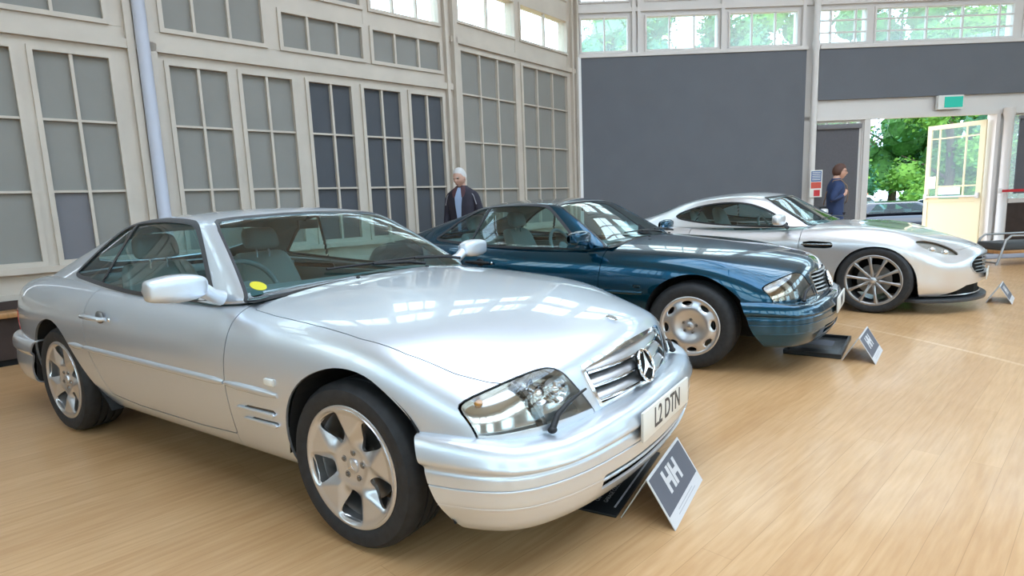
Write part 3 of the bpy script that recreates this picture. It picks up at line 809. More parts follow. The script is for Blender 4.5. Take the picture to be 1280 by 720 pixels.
def sl_grille(car, S, cfg):
    G = S['grille_face']
    gp = chaikin([(-.386, .678), (-.2, .690), (0, .694), (.2, .690), (.386, .678), (.392, .650), (.352, .525), (.335, .506), (-.335, .506), (-.352, .525), (-.392, .650)], 1)
    d = lambda V: sdpoly(V[:, 1], V[:, 2], gp)
    fr = G.clip(lambda V: .016-d(V)).offset(.004).solid('grille', M_CHROME, .03, car)
    G.offset(-.055).solid('grille_back', M_DARK, .004, fr)
    xa = lambda z: .790-(z-.52)*.33
    if cfg['grille'] == 'bars':
        for z0 in (.540, .592, .642):
            pts = [(y, xa(z0)+.015-.07*(y/.4)**2) for y in np.linspace(-.352, .352, 15)]
            m = MB(); 
            prof = [(.0, -.008), (.014, -.006), (.018, .002), (.010, .012), (-.012, .024), (-.040, .034), (-.040, .024), (-.012, .010)]
            V = []; F = []; k = len(prof)
            for y, x in pts: V += [(x-.012+a, y, z0+b) for a, b in prof]
            for i in range(len(pts)-1):
                for j in range(k): F.append((i*k+j, (i+1)*k+j, (i+1)*k+(j+1) % k, i*k+(j+1) % k))
            F += [tuple(range(k)), tuple((len(pts)-1)*k+j for j in range(k-1, -1, -1))]
            m.add(V, F); m.build('grille_bar', M_GRILLE, fr, smooth=True, angle=40)
            mc = MB().tube([(x+.007, y, z0-.004) for y, x in pts], .0055, 8); mc.build('bar_trim', M_CHROME, fr, smooth=True)
    else:
        for z0 in np.linspace(.530, .665, 6):
            pts = [(y, xa(z0)+.010-.07*(y/.4)**2) for y in np.linspace(-.352, .352, 11)]
            MB().tube([(x, y, z0) for y, x in pts], .0075, 6, sx=1.8).build('grille_bar', M_GRILLE, fr, smooth=True)
        MB().box((.74, -.008, .525), (.79, .008, .60)).build('grille_post', M_GRILLE, fr)
    # three pointed star in a ring

    m = MB(); rs = .064
    m.tube([(0, rs*math.cos(a), rs*math.sin(a)) for a in np.linspace(0, 2*PI, 40, endpoint=False)], 0.0065, 8, closed=True)
    for i in range(3):
        a = PI/2+2*PI*i/3; c, s_ = math.cos(a), math.sin(a); L = rs*.97; w = .010
        tip = (0.003, L*c, L*s_); l = (0, -w*s_, w*c); r = (0, w*s_, -w*c); cen = (.014, 0, 0)
        bt = (-.006, 0, 0)
        m.add([tip, l, cen, r, (-.004, L*c, L*s_), (-.006, -w*s_, w*c), (-.006, w*s_, -w*c)], [(0, 1, 2), (0, 2, 3), (4, 6, 5), (0, 4, 5, 1), (3, 6, 4, 0)])
    o = m.build('star_emblem', M_CHROME, fr, smooth=True, angle=30)
    o.location = (xa(.59)+.040, 0, .592); o.rotation_euler = (0, R(-17), 0)
    dk = MB().lathe([(.0005, -.016), (rs, -.016), (rs, -.007), (.0005, -.007)], 40, 'x')
    dk.build('star_backing', M_DARK, o, smooth=True)

def sl_interior(car, cfg):
    L = cfg['leather']
    # tub
    tub = MB(); tub.box((-2.75, -.72, .26), (-.62, .72, .30)); tub.box((-2.75, -.72, .30), (-2.70, .72, .86)); tub.box((-.68, -.72, .3), (-.64, .72, .80))
    tub.box((-2.75, -.76, .30), (-.64, -.72, .84)); tub.box((-2.75, .72, .30), (-.64, .76, .84))
    tub.build('cabin_tub', M_TRIM, car)
    MB().box((-2.98, -.70, .86), (-2.30, .70, .90)).build('parcel_shelf', M_TRIM, car, bevel=.01)
    # dashboard
    def fn(i, j, k):
        x = [-1.16, -1.02, -.80, -.62][i]; y = [-.74, -.4, 0, .4, .74][j]; z = [.60, .80, [.84, .905, .905, .885][i]][k]
        if i == 0 and k == 0: x = -1.10
        return (x, y, z+(.02 if (k == 2 and i == 1 and abs(y) > .3 and y < 0) else 0))
    V, Q, _ = box_cage(3, 4, 2, fn); sh = subdiv_shell(V, Q, 2); sh.solid('dashboard', M_TRIM, 0, car)
    MB().box((-2.3, -.10, .3), (-1.1, .10, .58)).build('centre_console', M_TRIM, car, bevel=.02)
    # steering wheel on the right hand side of the car (towards -y)
    sw = MB(); r = .185
    sw.tube([(0, r*math.cos(a), r*math.sin(a)) for a in np.linspace(0, 2*PI, 32, endpoint=False)], .015, 10, closed=True)
    for a in (0, PI, -PI/2): sw.tube([(0, .03*math.cos(a), .03*math.sin(a)), (0, r*math.cos(a), r*math.sin(a))], [.02, .012], 8)
    sw.ball((0.01, 0, 0), (.03, .075, .065), 16, 10)
    o = sw.build('steering_wheel', M_TRIM, car, smooth=True); o.location = (-1.28, -.37, .84); o.rotation_euler = (0, R(-24), 0)
    for sg in (-1, 1):
        def f2(i, j, k):
            y = sg*.37+[-.25, -.20, 0, .20, .25][j]; side = abs(j-2) == 2
            t = k/4; x = lerp(-1.98, -2.22, t)+[-.10, .0][i]+(.05 if side and i == 1 else 0); w = itp(t, [0, .6, 1], [1, .98, .78])
            return (x, sg*.37+(y-sg*.37)*w, lerp(.42, 1.00, t))
        V, Q, _ = box_cage(1, 4, 4, f2); b = subdiv_shell(V, Q, 2).solid('seat', L, 0, car)
        V, Q, _ = box_cage(2, 2, 1, lambda i, j, k: (lerp(-1.98, -1.42, i/2), sg*.37+(j-1)*.25, [.36, .50+.03*(i)][k])); subdiv_shell(V, Q, 2).solid('seat_cushion', L, 0, b)
        V, Q, _ = box_cage(1, 3, 2, lambda i, j, k: (-2.26+.10*i-.02*k, sg*.37+[-.14, -.06, .06, .14][j]*(1 if k < 2 else .88), [1.01, 1.09, 1.17][k])); subdiv_shell(V, Q, 2).solid('head_rest', L, 0, b)
        for e in (-.05, .05): MB().tube([(-2.215, sg*.37+e, .95), (-2.215, sg*.37+e, 1.05)], .007, 8).build('head_rest_post', M_CHROME, b, smooth=True)
    MB().box((-1.25, -.045, 1.165), (-1.235, .045+.05, 1.215)).tube([(-1.235, .0, 1.21), (-1.20, 0, 1.235)], .006, 8).build('rear_view_mirror', M_BLACK, car, bevel=.004)
# ================================================================ the modern silver sports coupe
GX = [-3.50, -3.36, -3.05, -2.75, -2.45, -2.1, -1.7, -1.3, -.95, -.62, -.32, -.05, .2, .42, .60, .74, .865]
GT_XS = [-3.5, -3.35, -3.05, -2.6, -2.2, -1.8, -1.4, -1.0, -.6, -.3, 0, .25, .45, .62, .76, .87]
GT_ZS = [.82, .875, .92, .925, .895, .868, .855, .850, .855, .865, .852, .800, .730, .655, .590, .545]
GT_ZC = [.85, .925, .965, .970, .955, .94, .93, .93, .93, .905, .868, .818, .765, .712, .655, .600]
GT_W = [.72, .80, .885, .940, .920, .888, .876, .880, .895, .912, .918, .900, .865, .815, .750, .68]
GT_PROF = [.92, .965, .985, .985, .990, 1.0, .975, .895]
GARCH = lambda cx: chaikin([(cx-.38, -.3), (cx-.37, .28), (cx-.335, .47), (cx-.20, .640), (cx, .694), (cx+.20, .640), (cx+.335, .47), (cx+.375, .28), (cx+.40, -.3)], 2)
GT_GR = chaikin([(-.50, .480), (-.40, .560), (-.25, .580), (.25, .580), (.40, .560), (.50, .480), (.43, .385), (.30, .365), (-.30, .365), (-.43, .385)], 1)
GT_WIN = [(-2.20, 1.035), (-2.02, 1.105), (-1.82, 1.150), (-1.55, 1.172), (-1.32, 1.150), (-1.10, 1.075), (-.93, .975), (-.80, .875), (-1.2, .885), (-1.7, .915), (-2.05, .965), (-2.17, .995)]

def gt_body():
    J = 8; K = 7; NX = len(GX)-1
    def fn(i, j, k):
        x = GX[i]; b = (j-J/2)/(J/2); s = 1 if b > 0 else -1; ab = abs(b); c = C_ROWS[k]
        zs, w, zc = (itp(x, GT_XS, q) for q in (GT_ZS, GT_W, GT_ZC))
        zb = itp(x, [-3.5, -3.1, -2.2, .4, .87], [.33, .22, .17, .16, .17])
        bb = {0: 0, .25: .27, .5: .53, .75: .78, 1: 1}[ab]
        y = bb*w*itp(c, C_ROWS, GT_PROF)
        crest = .02*math.exp(-((bb-.85)/.2)**2)*itp(x, [-.6, -.2, .4, .7], [0, 1, 1, 0])
        ztop = zs+(zc-zs)*(1-bb**2.2)+crest
        z = zb+(zs-zb)*c
        if k == K: z = ztop
        elif k > 0: z = zb+(lerp(zs, ztop, .9 if i in (0, NX) else 0)-zb)*c
        rec = itp(ab, [0, .25, .5, .75, 1], [0, .015, .06, .15, .30])
        rf = itp(x, [-.1, .2, .42, .6, .74, .865], [0, .12, .38, .65, .85, 1]); rb = itp(x, [-3.5, -3.36, -3.05, -2.75], [1, .8, .3, 0])
        x2 = x-rec*rf+itp(ab, [0, .5, .75, 1], [0, .03, .10, .24])*rb
        if i == NX: x2 += itp(z, [.17, .30, .42, .55, .62], [-.01, .0, .02, .005, -.02])
        if i == 0: x2 += itp(c, [0, .45, .8, 1], [.12, .03, .0, .05])
        return (x2, s*y, z)
    V, Q, ix = box_cage(NX, J, K, fn)
    return subdiv_shell(V, Q, 4)

def gt_green():
    BX = [-3.22, -2.95, -2.55, -2.05, -1.5, -1.0, -.47]; TX = [-2.50, -2.32, -2.08, -1.78, -1.5, -1.28, -1.06]; CR = [0, .22, .45, .68, .86, 1.]
    J = 8; K = 5; N = 6
    def fn(i, j, k):
        b = (j-J/2)/(J/2); s = 1 if b > 0 else -1; ab = abs(b); c = CR[k]
        bb = {0: 0, .25: .30, .5: .58, .75: .86, 1: 1}[ab]
        x = lerp(BX[i], TX[i], c)
        wb = itp(BX[i], [-3.22, -2.9, -2.5, -2.0, -1.0, -.47], [.58, .68, .77, .82, .835, .80]); wt = itp(i, [0, 1, 2, 3, 4, 6], [.40, .47, .54, .575, .585, .565])
        zt = itp(i, [0, 1, 2, 3, 4, 5, 6], [1.125, 1.175, 1.232, 1.268, 1.280, 1.272, 1.235])-.055*bb**2.4
        x -= .10*(bb**2)*itp(i, [3, 4, 5, 6], [0, .1, .5, 1])*lerp(1, .8, c); x += .06*bb**2*itp(i, [0, 1, 2], [1, .5, 0])
        return (x, s*bb*lerp(wb, wt, c**1.1), lerp(.86, zt, c))
    V, Q, ix = box_cage(N, J, K, fn)
    return subdiv_shell(V, Q, 4)

def make_gt(P, label):
    ay = lambda V: np.abs(V[:, 1]); car = empty('sports_car', label, 'car')
    A0, A1 = GARCH(0), GARCH(-2.6)
    B = gt_body(); raw = B.V[B.V[:, 1] > .6]
    def sy(x, z):
        d = (raw[:, 0]-x)**2+(raw[:, 2]-z)**2; k = np.argsort(d)[:6]; w = 1/(d[k]+1e-6); return float((raw[k, 1]*w).sum()/w.sum())
    B = B.clip(lambda V: V[:, 2]-.17)
    for A in (A0, A1): B = B.clip(lambda V: np.where(ay(V) > .3, -sdpoly(V[:, 0], V[:, 2], A), 1.))
    cabin = chaikin([(-.56, -.70), (-.50, 0), (-.56, .70), (-1.2, .78), (-2.0, .77), (-2.6, .68), (-2.95, .5), (-3.05, 0), (-2.95, -.5), (-2.6, -.68), (-2.0, -.77), (-1.2, -.78)], 2)
    B = B.clip(lambda V: np.where(V[:, 2] > .84, -sdpoly(V[:, 0], V[:, 1], cabin), 1.))
    gr = lambda V: np.where(V[:, 0] > .4, sdpoly(V[:, 1], V[:, 2], GT_GR), -1.)
    low = lambda V: np.where(V[:, 0] > .35, sdpoly(V[:, 1], V[:, 2], chaikin([(-.69, .185), (-.60, .20), (-.44, .30), (.44, .30), (.60, .20), (.69, .185), (.60, .175), (-.60, .175)], 1)), -1.)
    hp = chaikin([(.30, .735), (.42, .725), (.56, .665), (.66, .590), (.64, .570), (.50, .600), (.38, .660)], 2)
    hd = lambda V: np.where(ay(V) > .40, sdpoly(V[:, 0], V[:, 2], hp), -1.)
    ventp = chaikin([(-.67, .735), (-.40, .725), (-.375, .70), (-.385, .655), (-.64, .660), (-.67, .68)], 1)
    vt = lambda V: np.where(ay(V) > .6, sdpoly(V[:, 0], V[:, 2], ventp), -1.)
    H = B.clip(hd); G = B.clip(gr); Vt = B.clip(vt)
    for f in (hd, gr, low, vt): B = B.clip(lambda V: -f(V))
    plan = chaikin([(-.58, -.66), (-.1, -.73), (.3, -.70), (.52, -.60), (.70, -.42), (.78, 0), (.70, .42), (.52, .60), (.3, .70), (-.1, .73), (-.58, .66), (-.545, 0)], 1)
    bon = lambda V: np.where(V[:, 2] > .57, sdpoly(V[:, 0], V[:, 1], plan), -1.)
    B.clip(lambda V: bon(V)-GAP/2).solid('bonnet', P, .010, car, inner=M_UNDER)
    Rm = B.clip(lambda V: -bon(V)-GAP/2)
    dp = chaikin([(-.695, 1.), (-.695, .84), (-.72, .60), (-.73, .33), (-1.85, .33), (-1.98, .55), (-1.95, .80), (-1.90, 1.)], 1)
    dr = lambda V: sdpoly(V[:, 0], V[:, 2], dp)
    Rm.clip(lambda V: -dr(V)-GAP).solid('body_shell', P, .010, car, inner=M_UNDER)
    for sg in (-1, 1):
        d = Rm.clip(lambda V: sg*V[:, 1]).clip(lambda V: dr(V)-GAP).solid('door', P, .010, car, inner=M_TRIM)
        MB().tube([(-1.86, sg*(sy(-1.86, .77)+.004), .775), (-1.78, sg*(sy(-1.78, .77)+.008), .775), (-1.68, sg*(sy(-1.68, .77)+.004), .772)], [.006, .010, .006], 8).build('door_handle', P, d, smooth=True)
        v = Vt.clip(lambda V: sg*V[:, 1]).offset(-.03).solid('side_vent', M_DARK, .004, car)
        MB().box((-.68, sg*(sy(-.5, .69)-.004), .690), (-.385, sg*(sy(-.5, .69)+.006), .706)).build('vent_strake', M_CHROME, v, bevel=.003)
        h = H.clip(lambda V: sg*V[:, 1])
        L = h.solid('headlight', M_LENS, .003, car); h.offset(-.03).solid('lamp_housing', M_LAMPBODY, .003, L)
        for (x, y, z) in ((.46, .690, .640), (.56, .600, .607)):
            q = MB().ball((x-.01, sg*y, z), (.030, .030, .026), 16, 10); q.build('projector_lamp', M_REFLECTOR, L, smooth=True)
        # mirror
        V, Q, _ = box_cage(2, 3, 2, lambda i, j, k: (-.865+(i-1)*itp(j, [0, 1, 2, 3], [.035, .05, .052, .035])-.01*j, sg*(.90+.068*j), .965+(k-1)*itp(j, [0, 1, 2, 3], [.045, .060, .062, .045])))
        sh = subdiv_shell(V, Q, 3); cen = sh.V.mean(0)
        if ((sh.V-cen)*sh.N).sum(1).mean() < 0: sh = Shell(sh.V, -sh.N, sh.F[:, ::-1])
        m = sh.solid('wing_mirror', P, 0, car)
        MB().tube([(-.86, sg*.93, .92), (-.85, sg*.84, .885), (-.85, sg*.80, .875)], [.022, .018, .024], 10).build('mirror_foot', M_BLACK, m, smooth=True)
    fr = G.offset(-.05).solid('grille', M_DARK, .003, car)
    d = lambda V: sdpoly(V[:, 1], V[:, 2], GT_GR)
    G.clip(lambda V: .014-d(V)).offset(.003).solid('grille_frame', M_GRILLE, .03, fr)
    for z0 in (.402, .437, .472, .507, .542):
        w = .44 if z0 < .45 else (.47 if z0 < .50 else .44)
        pts = [(y, .845-.25*(y/.5)**2*.8) for y in np.linspace(-w+.02, w-.02, 13)]
        MB().tube([(x, y, z0) for y, x in pts], .0060, 6, sx=1.6).build('grille_bar', M_STEEL, fr, smooth=True)
    # lower mouth, splitter
    MB().prism([(.42, -.64), (.66, -.50), (.78, -.25), (.80, 0), (.78, .25), (.66, .50), (.42, .64)], .165, .31).build('lower_intake', M_DARK, car)
    pts = [(.36, -.80), (.52, -.74), (.66, -.62), (.79, -.42), (.86, -.2), (.875, 0)]; pts += [(x, -y) for x, y in pts[-2::-1]]
    q = catmull(pts, 4).tolist(); MB().prism(q+[(.2, .75), (.2, -.75)], .115, .150).build('front_splitter', M_SEAL, car, bevel=.006)
    mp = MB().box((.868, -.26, .315), (.878, .26, .40)); mp.build('number_plate', M_PLATE, car, bevel=.002)
    # greenhouse
    Gh = gt_green().clip(lambda V: V[:, 2]-.872)
    swp = chaikin(GT_WIN, 2)
    so = lambda V: np.where(ay(V) > .40, sdpoly(V[:, 0], V[:, 2], swp), -1.)
    fx = lambda V: V[:, 0]-np.interp(V[:, 2], [.86, 1.25], [-.72, -1.32])
    wsp = chaikin([(-.745, .885), (.745, .885), (.70, .95), (.60, 1.10), (.525, 1.185), (.46, 1.203), (0, 1.222), (-.46, 1.203), (-.525, 1.185), (-.60, 1.10), (-.70, .95)], 1)
    ws = lambda V: np.where(fx(V) > 0, sdpoly(V[:, 1], V[:, 2], wsp), -1.)
    rwp = chaikin([(-2.15, -.40), (-2.15, .40), (-2.85, .50), (-3.02, .40), (-3.02, -.40), (-2.85, -.50)], 2)
    rw = lambda V: np.where(V[:, 2] > .95, sdpoly(V[:, 0], V[:, 1], rwp), -1.)
    Gh.clip(ws).offset(-.004).solid('windscreen', M_CARGLASS, 0, car); Gh.clip(rw).offset(-.003).solid('rear_window', M_CARGLASS, 0, car)
    T = Gh.clip(lambda V: -ws(V)).clip(lambda V: -rw(V))
    T.clip(lambda V: np.where(fx(V) > 0, ws(V)+.012, -1.)).offset(.0015).solid('windscreen_seal', M_BLACK, .004, car)
    for sg in (-1, 1):
        q = T.clip(lambda V: sg*V[:, 1]); bp = lambda V: V[:, 0]-np.interp(V[:, 2], [.86, 1.2], [-1.92, -1.86])
        gl = q.clip(lambda V: so(V)-.012).offset(-.005)
        gl.clip(lambda V: bp(V)-.008).solid('door_glass', M_CARGLASS, 0, car); gl.clip(lambda V: -bp(V)-.008).solid('quarter_glass', M_CARGLASS, 0, car)
        q.clip(lambda V: so(V)+.004).clip(lambda V: .014-so(V)).offset(.002).solid('window_seal', M_BLACK, .005, car)
        q.clip(lambda V: so(V)).clip(lambda V: .010-np.abs(bp(V))).solid('door_pillar', M_BLACK, .005, car)
    T.clip(lambda V: -so(V)-.002).solid('roof', P, .010, car, inner=M_TRIM)
    # cabin
    tub = MB(); tub.box((-2.5, -.70, .2), (-.6, .70, .26)).box((-2.5, -.74, .26), (-.6, -.70, .84)).box((-2.5, .70, .26), (-.6, .74, .84)).box((-2.55, -.7, .26), (-2.5, .7, .86)); tub.build('cabin_tub', M_TRIM, car)
    V, Q, _ = box_cage(3, 4, 2, lambda i, j, k: ([-1.12, -1.0, -.78, -.58][i], [-.72, -.4, 0, .4, .72][j], [.60, .78, [.83, .90, .895, .88][i]][k])); subdiv_shell(V, Q, 2).solid('dashboard', M_TRIM, 0, car)
    for sg in (-1, 1):
        V, Q, _ = box_cage(1, 4, 4, lambda i, j, k: (lerp(-1.75, -2.02, k/4)+[-.10, 0][i], sg*.37+[-.24, -.19, 0, .19, .24][j]*[1, 1, .95, .7, .45][k], lerp(.40, 1.10, k/4))); b = subdiv_shell(V, Q, 2).solid('seat', M_LEATHER, 0, car)
        V, Q, _ = box_cage(2, 2, 1, lambda i, j, k: (lerp(-1.78, -1.25, i/2), sg*.37+(j-1)*.24, [.33, .46+.03*i][k])); subdiv_shell(V, Q, 2).solid('seat_cushion', M_LEATHER, 0, b)
    r = .18; sw = MB().tube([(0, r*math.cos(a), r*math.sin(a)) for a in np.linspace(0, 2*PI, 28, endpoint=False)], .014, 8, closed=True)
    for a in (0, PI, -PI/2): sw.tube([(0, 0, 0), (0, r*math.cos(a), r*math.sin(a))], .014, 6)
    o = sw.build('steering_wheel', M_TRIM, car, smooth=True); o.location = (-1.20, -.37, .82); o.rotation_euler = (0, R(-24), 0)
    for A, x0, x1 in ((A0, -.4, .4), (A1, -3.0, -2.2)): arch_liner(car, A, .88, .50, x0, x1)
    MB().box((-2.2, -.76, .14), (-.42, .76, .22)).box((-3.3, -.5, .2), (-2.2, .5, .28)).box((-.42, -.5, .16), (.40, .5, .26)).build('floor_pan', M_UNDER, car)
    MB().tube([(-.49, .45, .94), (-.56, .0, .965), (-.60, -.45, .945)], .007, 6).build('wiper', M_BLACK, car, smooth=True)
    for x in (0, -2.6):
        for sg in (-1, 1): make_wheel('ten', .338, .24, car, (x, sg*.905, .338), sg, spin=.15+x*.2)
    return car
# ================================================================ the pavilion
M_FRAME = noise_tint(principled('cream_painted_wood', (.57, .505, .43), .45), 3, .05)
M_FRAMEW = principled('white_painted_wood', (.70, .665, .64), .4)
M_POSTB = principled('pale_blue_post', (.52, .54, .62), .4)
M_BLIND = noise_tint(principled('grey_blind', (.27, .262, .24), .8), 3, .03)
M_BLINDM = noise_tint(principled('mid_grey_blind', (.19, .186, .20), .8), 3, .03)
M_BLINDD = noise_tint(principled('dark_grey_blind', (.082, .088, .10), .8), 3, .04)
M_FELT = noise_tint(principled('charcoal_cloth', (.140, .150, .170), .95, sheen=.2), 2.2, .03)
M_BLINDDOOR = noise_tint(principled('slate_blind', (.125, .122, .135), .9), 30, .05)
M_PANE = glass_mat('window_glass', (.90, .96, .94), ior=1.45)
M_PANEH = glass_mat('hazy_window_glass', (.84, .95, .95), ior=1.45, haze=.14)
M_CREAM = principled('cream_door_paint', (.80, .70, .47), .4)
M_WOODTOP = noise_tint(principled('varnished_wood', (.42, .22, .09), .3), 6, .2, stretch=(1, 8, 1))
M_DARKWOOD = noise_tint(principled('dark_brown_panel', (.045, .030, .026), .45), 6, .2)
M_ROOF = principled('white_ceiling_boards', (.72, .70, .66), .6)

def floor_material():
    m = principled('maple_floor', (.6, .4, .2), .24, coat=.25, coat_rough=.12); nt = m.node_tree; b = nt.nodes['Principled BSDF']; L = nt.links.new
    N = nt.nodes.new
    tc = N('ShaderNodeTexCoord'); sep = N('ShaderNodeSeparateXYZ'); L(tc.outputs['Object'], sep.inputs[0])
    def mapping(ang):
        mp = N('ShaderNodeMapping'); mp.inputs['Rotation'].default_value = (0, 0, R(ang)); L(tc.outputs['Object'], mp.inputs['Vector']); return mp
    def boards(mp, width, length):
        br = N('ShaderNodeTexBrick'); br.offset = .37; br.offset_frequency = 2
        br.inputs['Scale'].default_value = 1; br.inputs['Brick Width'].default_value = length; br.inputs['Row Height'].default_value = width
        br.inputs['Mortar Size'].default_value = .0011; br.inputs['Mortar Smooth'].default_value = .3
        br.inputs['Color1'].default_value = (.61, .375, .19, 1); br.inputs['Color2'].default_value = (.665, .425, .225, 1); br.inputs['Mortar'].default_value = (.47, .28, .125, 1)
        br.inputs['Bias'].default_value = 0
        L(mp.outputs[0], br.inputs['Vector']); return br
    m1 = mapping(-78.5); b1 = boards(m1, .112, 2.3)
    m2 = mapping(42); b2 = boards(m2, .112, 1.1)
    # circle test
    vm = N('ShaderNodeVectorMath'); vm.operation = 'DISTANCE'; vm.inputs[1].default_value = (-2.2, -.8, 0); L(tc.outputs['Object'], vm.inputs[0])
    gt = N('ShaderNodeMath'); gt.operation = 'GREATER_THAN'; gt.inputs[1].default_value = 5.98; L(vm.outputs['Value'], gt.inputs[0])
    mx = N('ShaderNodeMixRGB'); L(gt.outputs[0], mx.inputs[0]); L(b1.outputs['Color'], mx.inputs[1]); L(b2.outputs['Color'], mx.inputs[2])
    # curved border strip
    sb = N('ShaderNodeMath'); sb.operation = 'SUBTRACT'; sb.inputs[1].default_value = 6.0; L(vm.outputs['Value'], sb.inputs[0])
    ab = N('ShaderNodeMath'); ab.operation = 'ABSOLUTE'; L(sb.outputs[0], ab.inputs[0])
    lt = N('ShaderNodeMath'); lt.operation = 'LESS_THAN'; lt.inputs[1].default_value = .022; L(ab.outputs[0], lt.inputs[0])
    mb = N('ShaderNodeMixRGB'); mb.inputs[2].default_value = (.74, .53, .33, 1); L(lt.outputs[0], mb.inputs[0]); L(mx.outputs[0], mb.inputs[1])
    # grain along the boards
    mg = N('ShaderNodeMapping'); mg.inputs['Rotation'].default_value = (0, 0, R(-78.5)); L(tc.outputs['Object'], mg.inputs['Vector'])
    mg2 = N('ShaderNodeMapping'); mg2.inputs['Scale'].default_value = (1.2, 14, 1); L(mg.outputs[0], mg2.inputs['Vector'])
    n = N('ShaderNodeTexNoise'); n.inputs['Scale'].default_value = 3.0; n.inputs['Detail'].default_value = 6; L(mg2.outputs[0], n.inputs['Vector'])
    rp = N('ShaderNodeValToRGB'); rp.color_ramp.elements[0].position = .35; rp.color_ramp.elements[1].position = .7
    rp.color_ramp.elements[0].color = (.86, .80, .72, 1); rp.color_ramp.elements[1].color = (1.0, 1.0, 1.0, 1); L(n.outputs['Fac'], rp.inputs['Fac'])
    mu = N('ShaderNodeMixRGB'); mu.blend_type = 'MULTIPLY'; mu.inputs[0].default_value = 1; L(mb.outputs[0], mu.inputs[1]); L(rp.outputs[0], mu.inputs[2])
    n2 = N('ShaderNodeTexNoise'); n2.inputs['Scale'].default_value = 1.3; n2.inputs['Detail'].default_value = 3; L(tc.outputs['Object'], n2.inputs['Vector'])
    rp2 = N('ShaderNodeValToRGB'); rp2.color_ramp.elements[0].color = (.90, .86, .80, 1); rp2.color_ramp.elements[1].color = (1.06, 1.05, 1.04, 1); L(n2.outputs['Fac'], rp2.inputs['Fac'])
    mu2 = N('ShaderNodeMixRGB'); mu2.blend_type = 'MULTIPLY'; mu2.inputs[0].default_value = 1; L(mu.outputs[0], mu2.inputs[1]); L(rp2.outputs[0], mu2.inputs[2])
    L(mu2.outputs[0], b.inputs['Base Color'])
    n3 = N('ShaderNodeTexNoise'); n3.inputs['Scale'].default_value = 5; n3.inputs['Detail'].default_value = 4; L(mg2.outputs[0], n3.inputs['Vector'])
    mr = N('ShaderNodeMapRange'); mr.inputs['To Min'].default_value = .24; mr.inputs['To Max'].default_value = .42; L(n3.outputs['Fac'], mr.inputs['Value']); L(mr.outputs[0], b.inputs['Roughness'])
    return m

class WallF:
    """local frame of a wall: s along, z up, d into the room"""
    def __init__(w, P, yaw):
        w.P = Vector((P[0], P[1], 0)); w.u = Vector((math.cos(R(yaw)), math.sin(R(yaw)), 0)); w.n = Vector((w.u.y, -w.u.x, 0))
        w.M = Matrix(((w.u.x, w.n.x, 0, P[0]), (w.u.y, w.n.y, 0, P[1]), (0, 0, 1, 0), (0, 0, 0, 1)))
    def box(w, mb, s0, s1, d0, d1, z0, z1): mb.box((s0, d0, z0), (s1, d1, z1), w.M); return mb
    def pt(w, s, d, z): return tuple(w.M @ Vector((s, d, z)))

def window(w, name, s0, s1, z0, z1, vs, hs, pane, parent=None, fr=.06, mt=.028, d=.0, frame=None, dark=None):
    """a framed window: frame part, pane part"""
    frame = frame or M_FRAME
    mb = MB(); a, b = d-.05, d+.03
    w.box(mb, s0, s0+fr, a, b, z0, z1); w.box(mb, s1-fr, s1, a, b, z0, z1); w.box(mb, s0+fr, s1-fr, a, b, z0, z0+fr); w.box(mb, s0+fr, s1-fr, a, b, z1-fr, z1)
    for v in vs: w.box(mb, v-mt/2, v+mt/2, d-.03, d+.018, z0+fr, z1-fr)
    for h in hs: w.box(mb, s0+fr, s1-fr, d-.028, d+.012, h-mt*.4, h+mt*.4)
    o = mb.build(name, frame); put(o, kind='structure')
    pm = MB(); w.box(pm, s0+fr-.01, s1-fr+.01, d-.034, d-.028, z0+fr-.01, z1-fr+.01); pm.build('pane', pane, o)
    return o

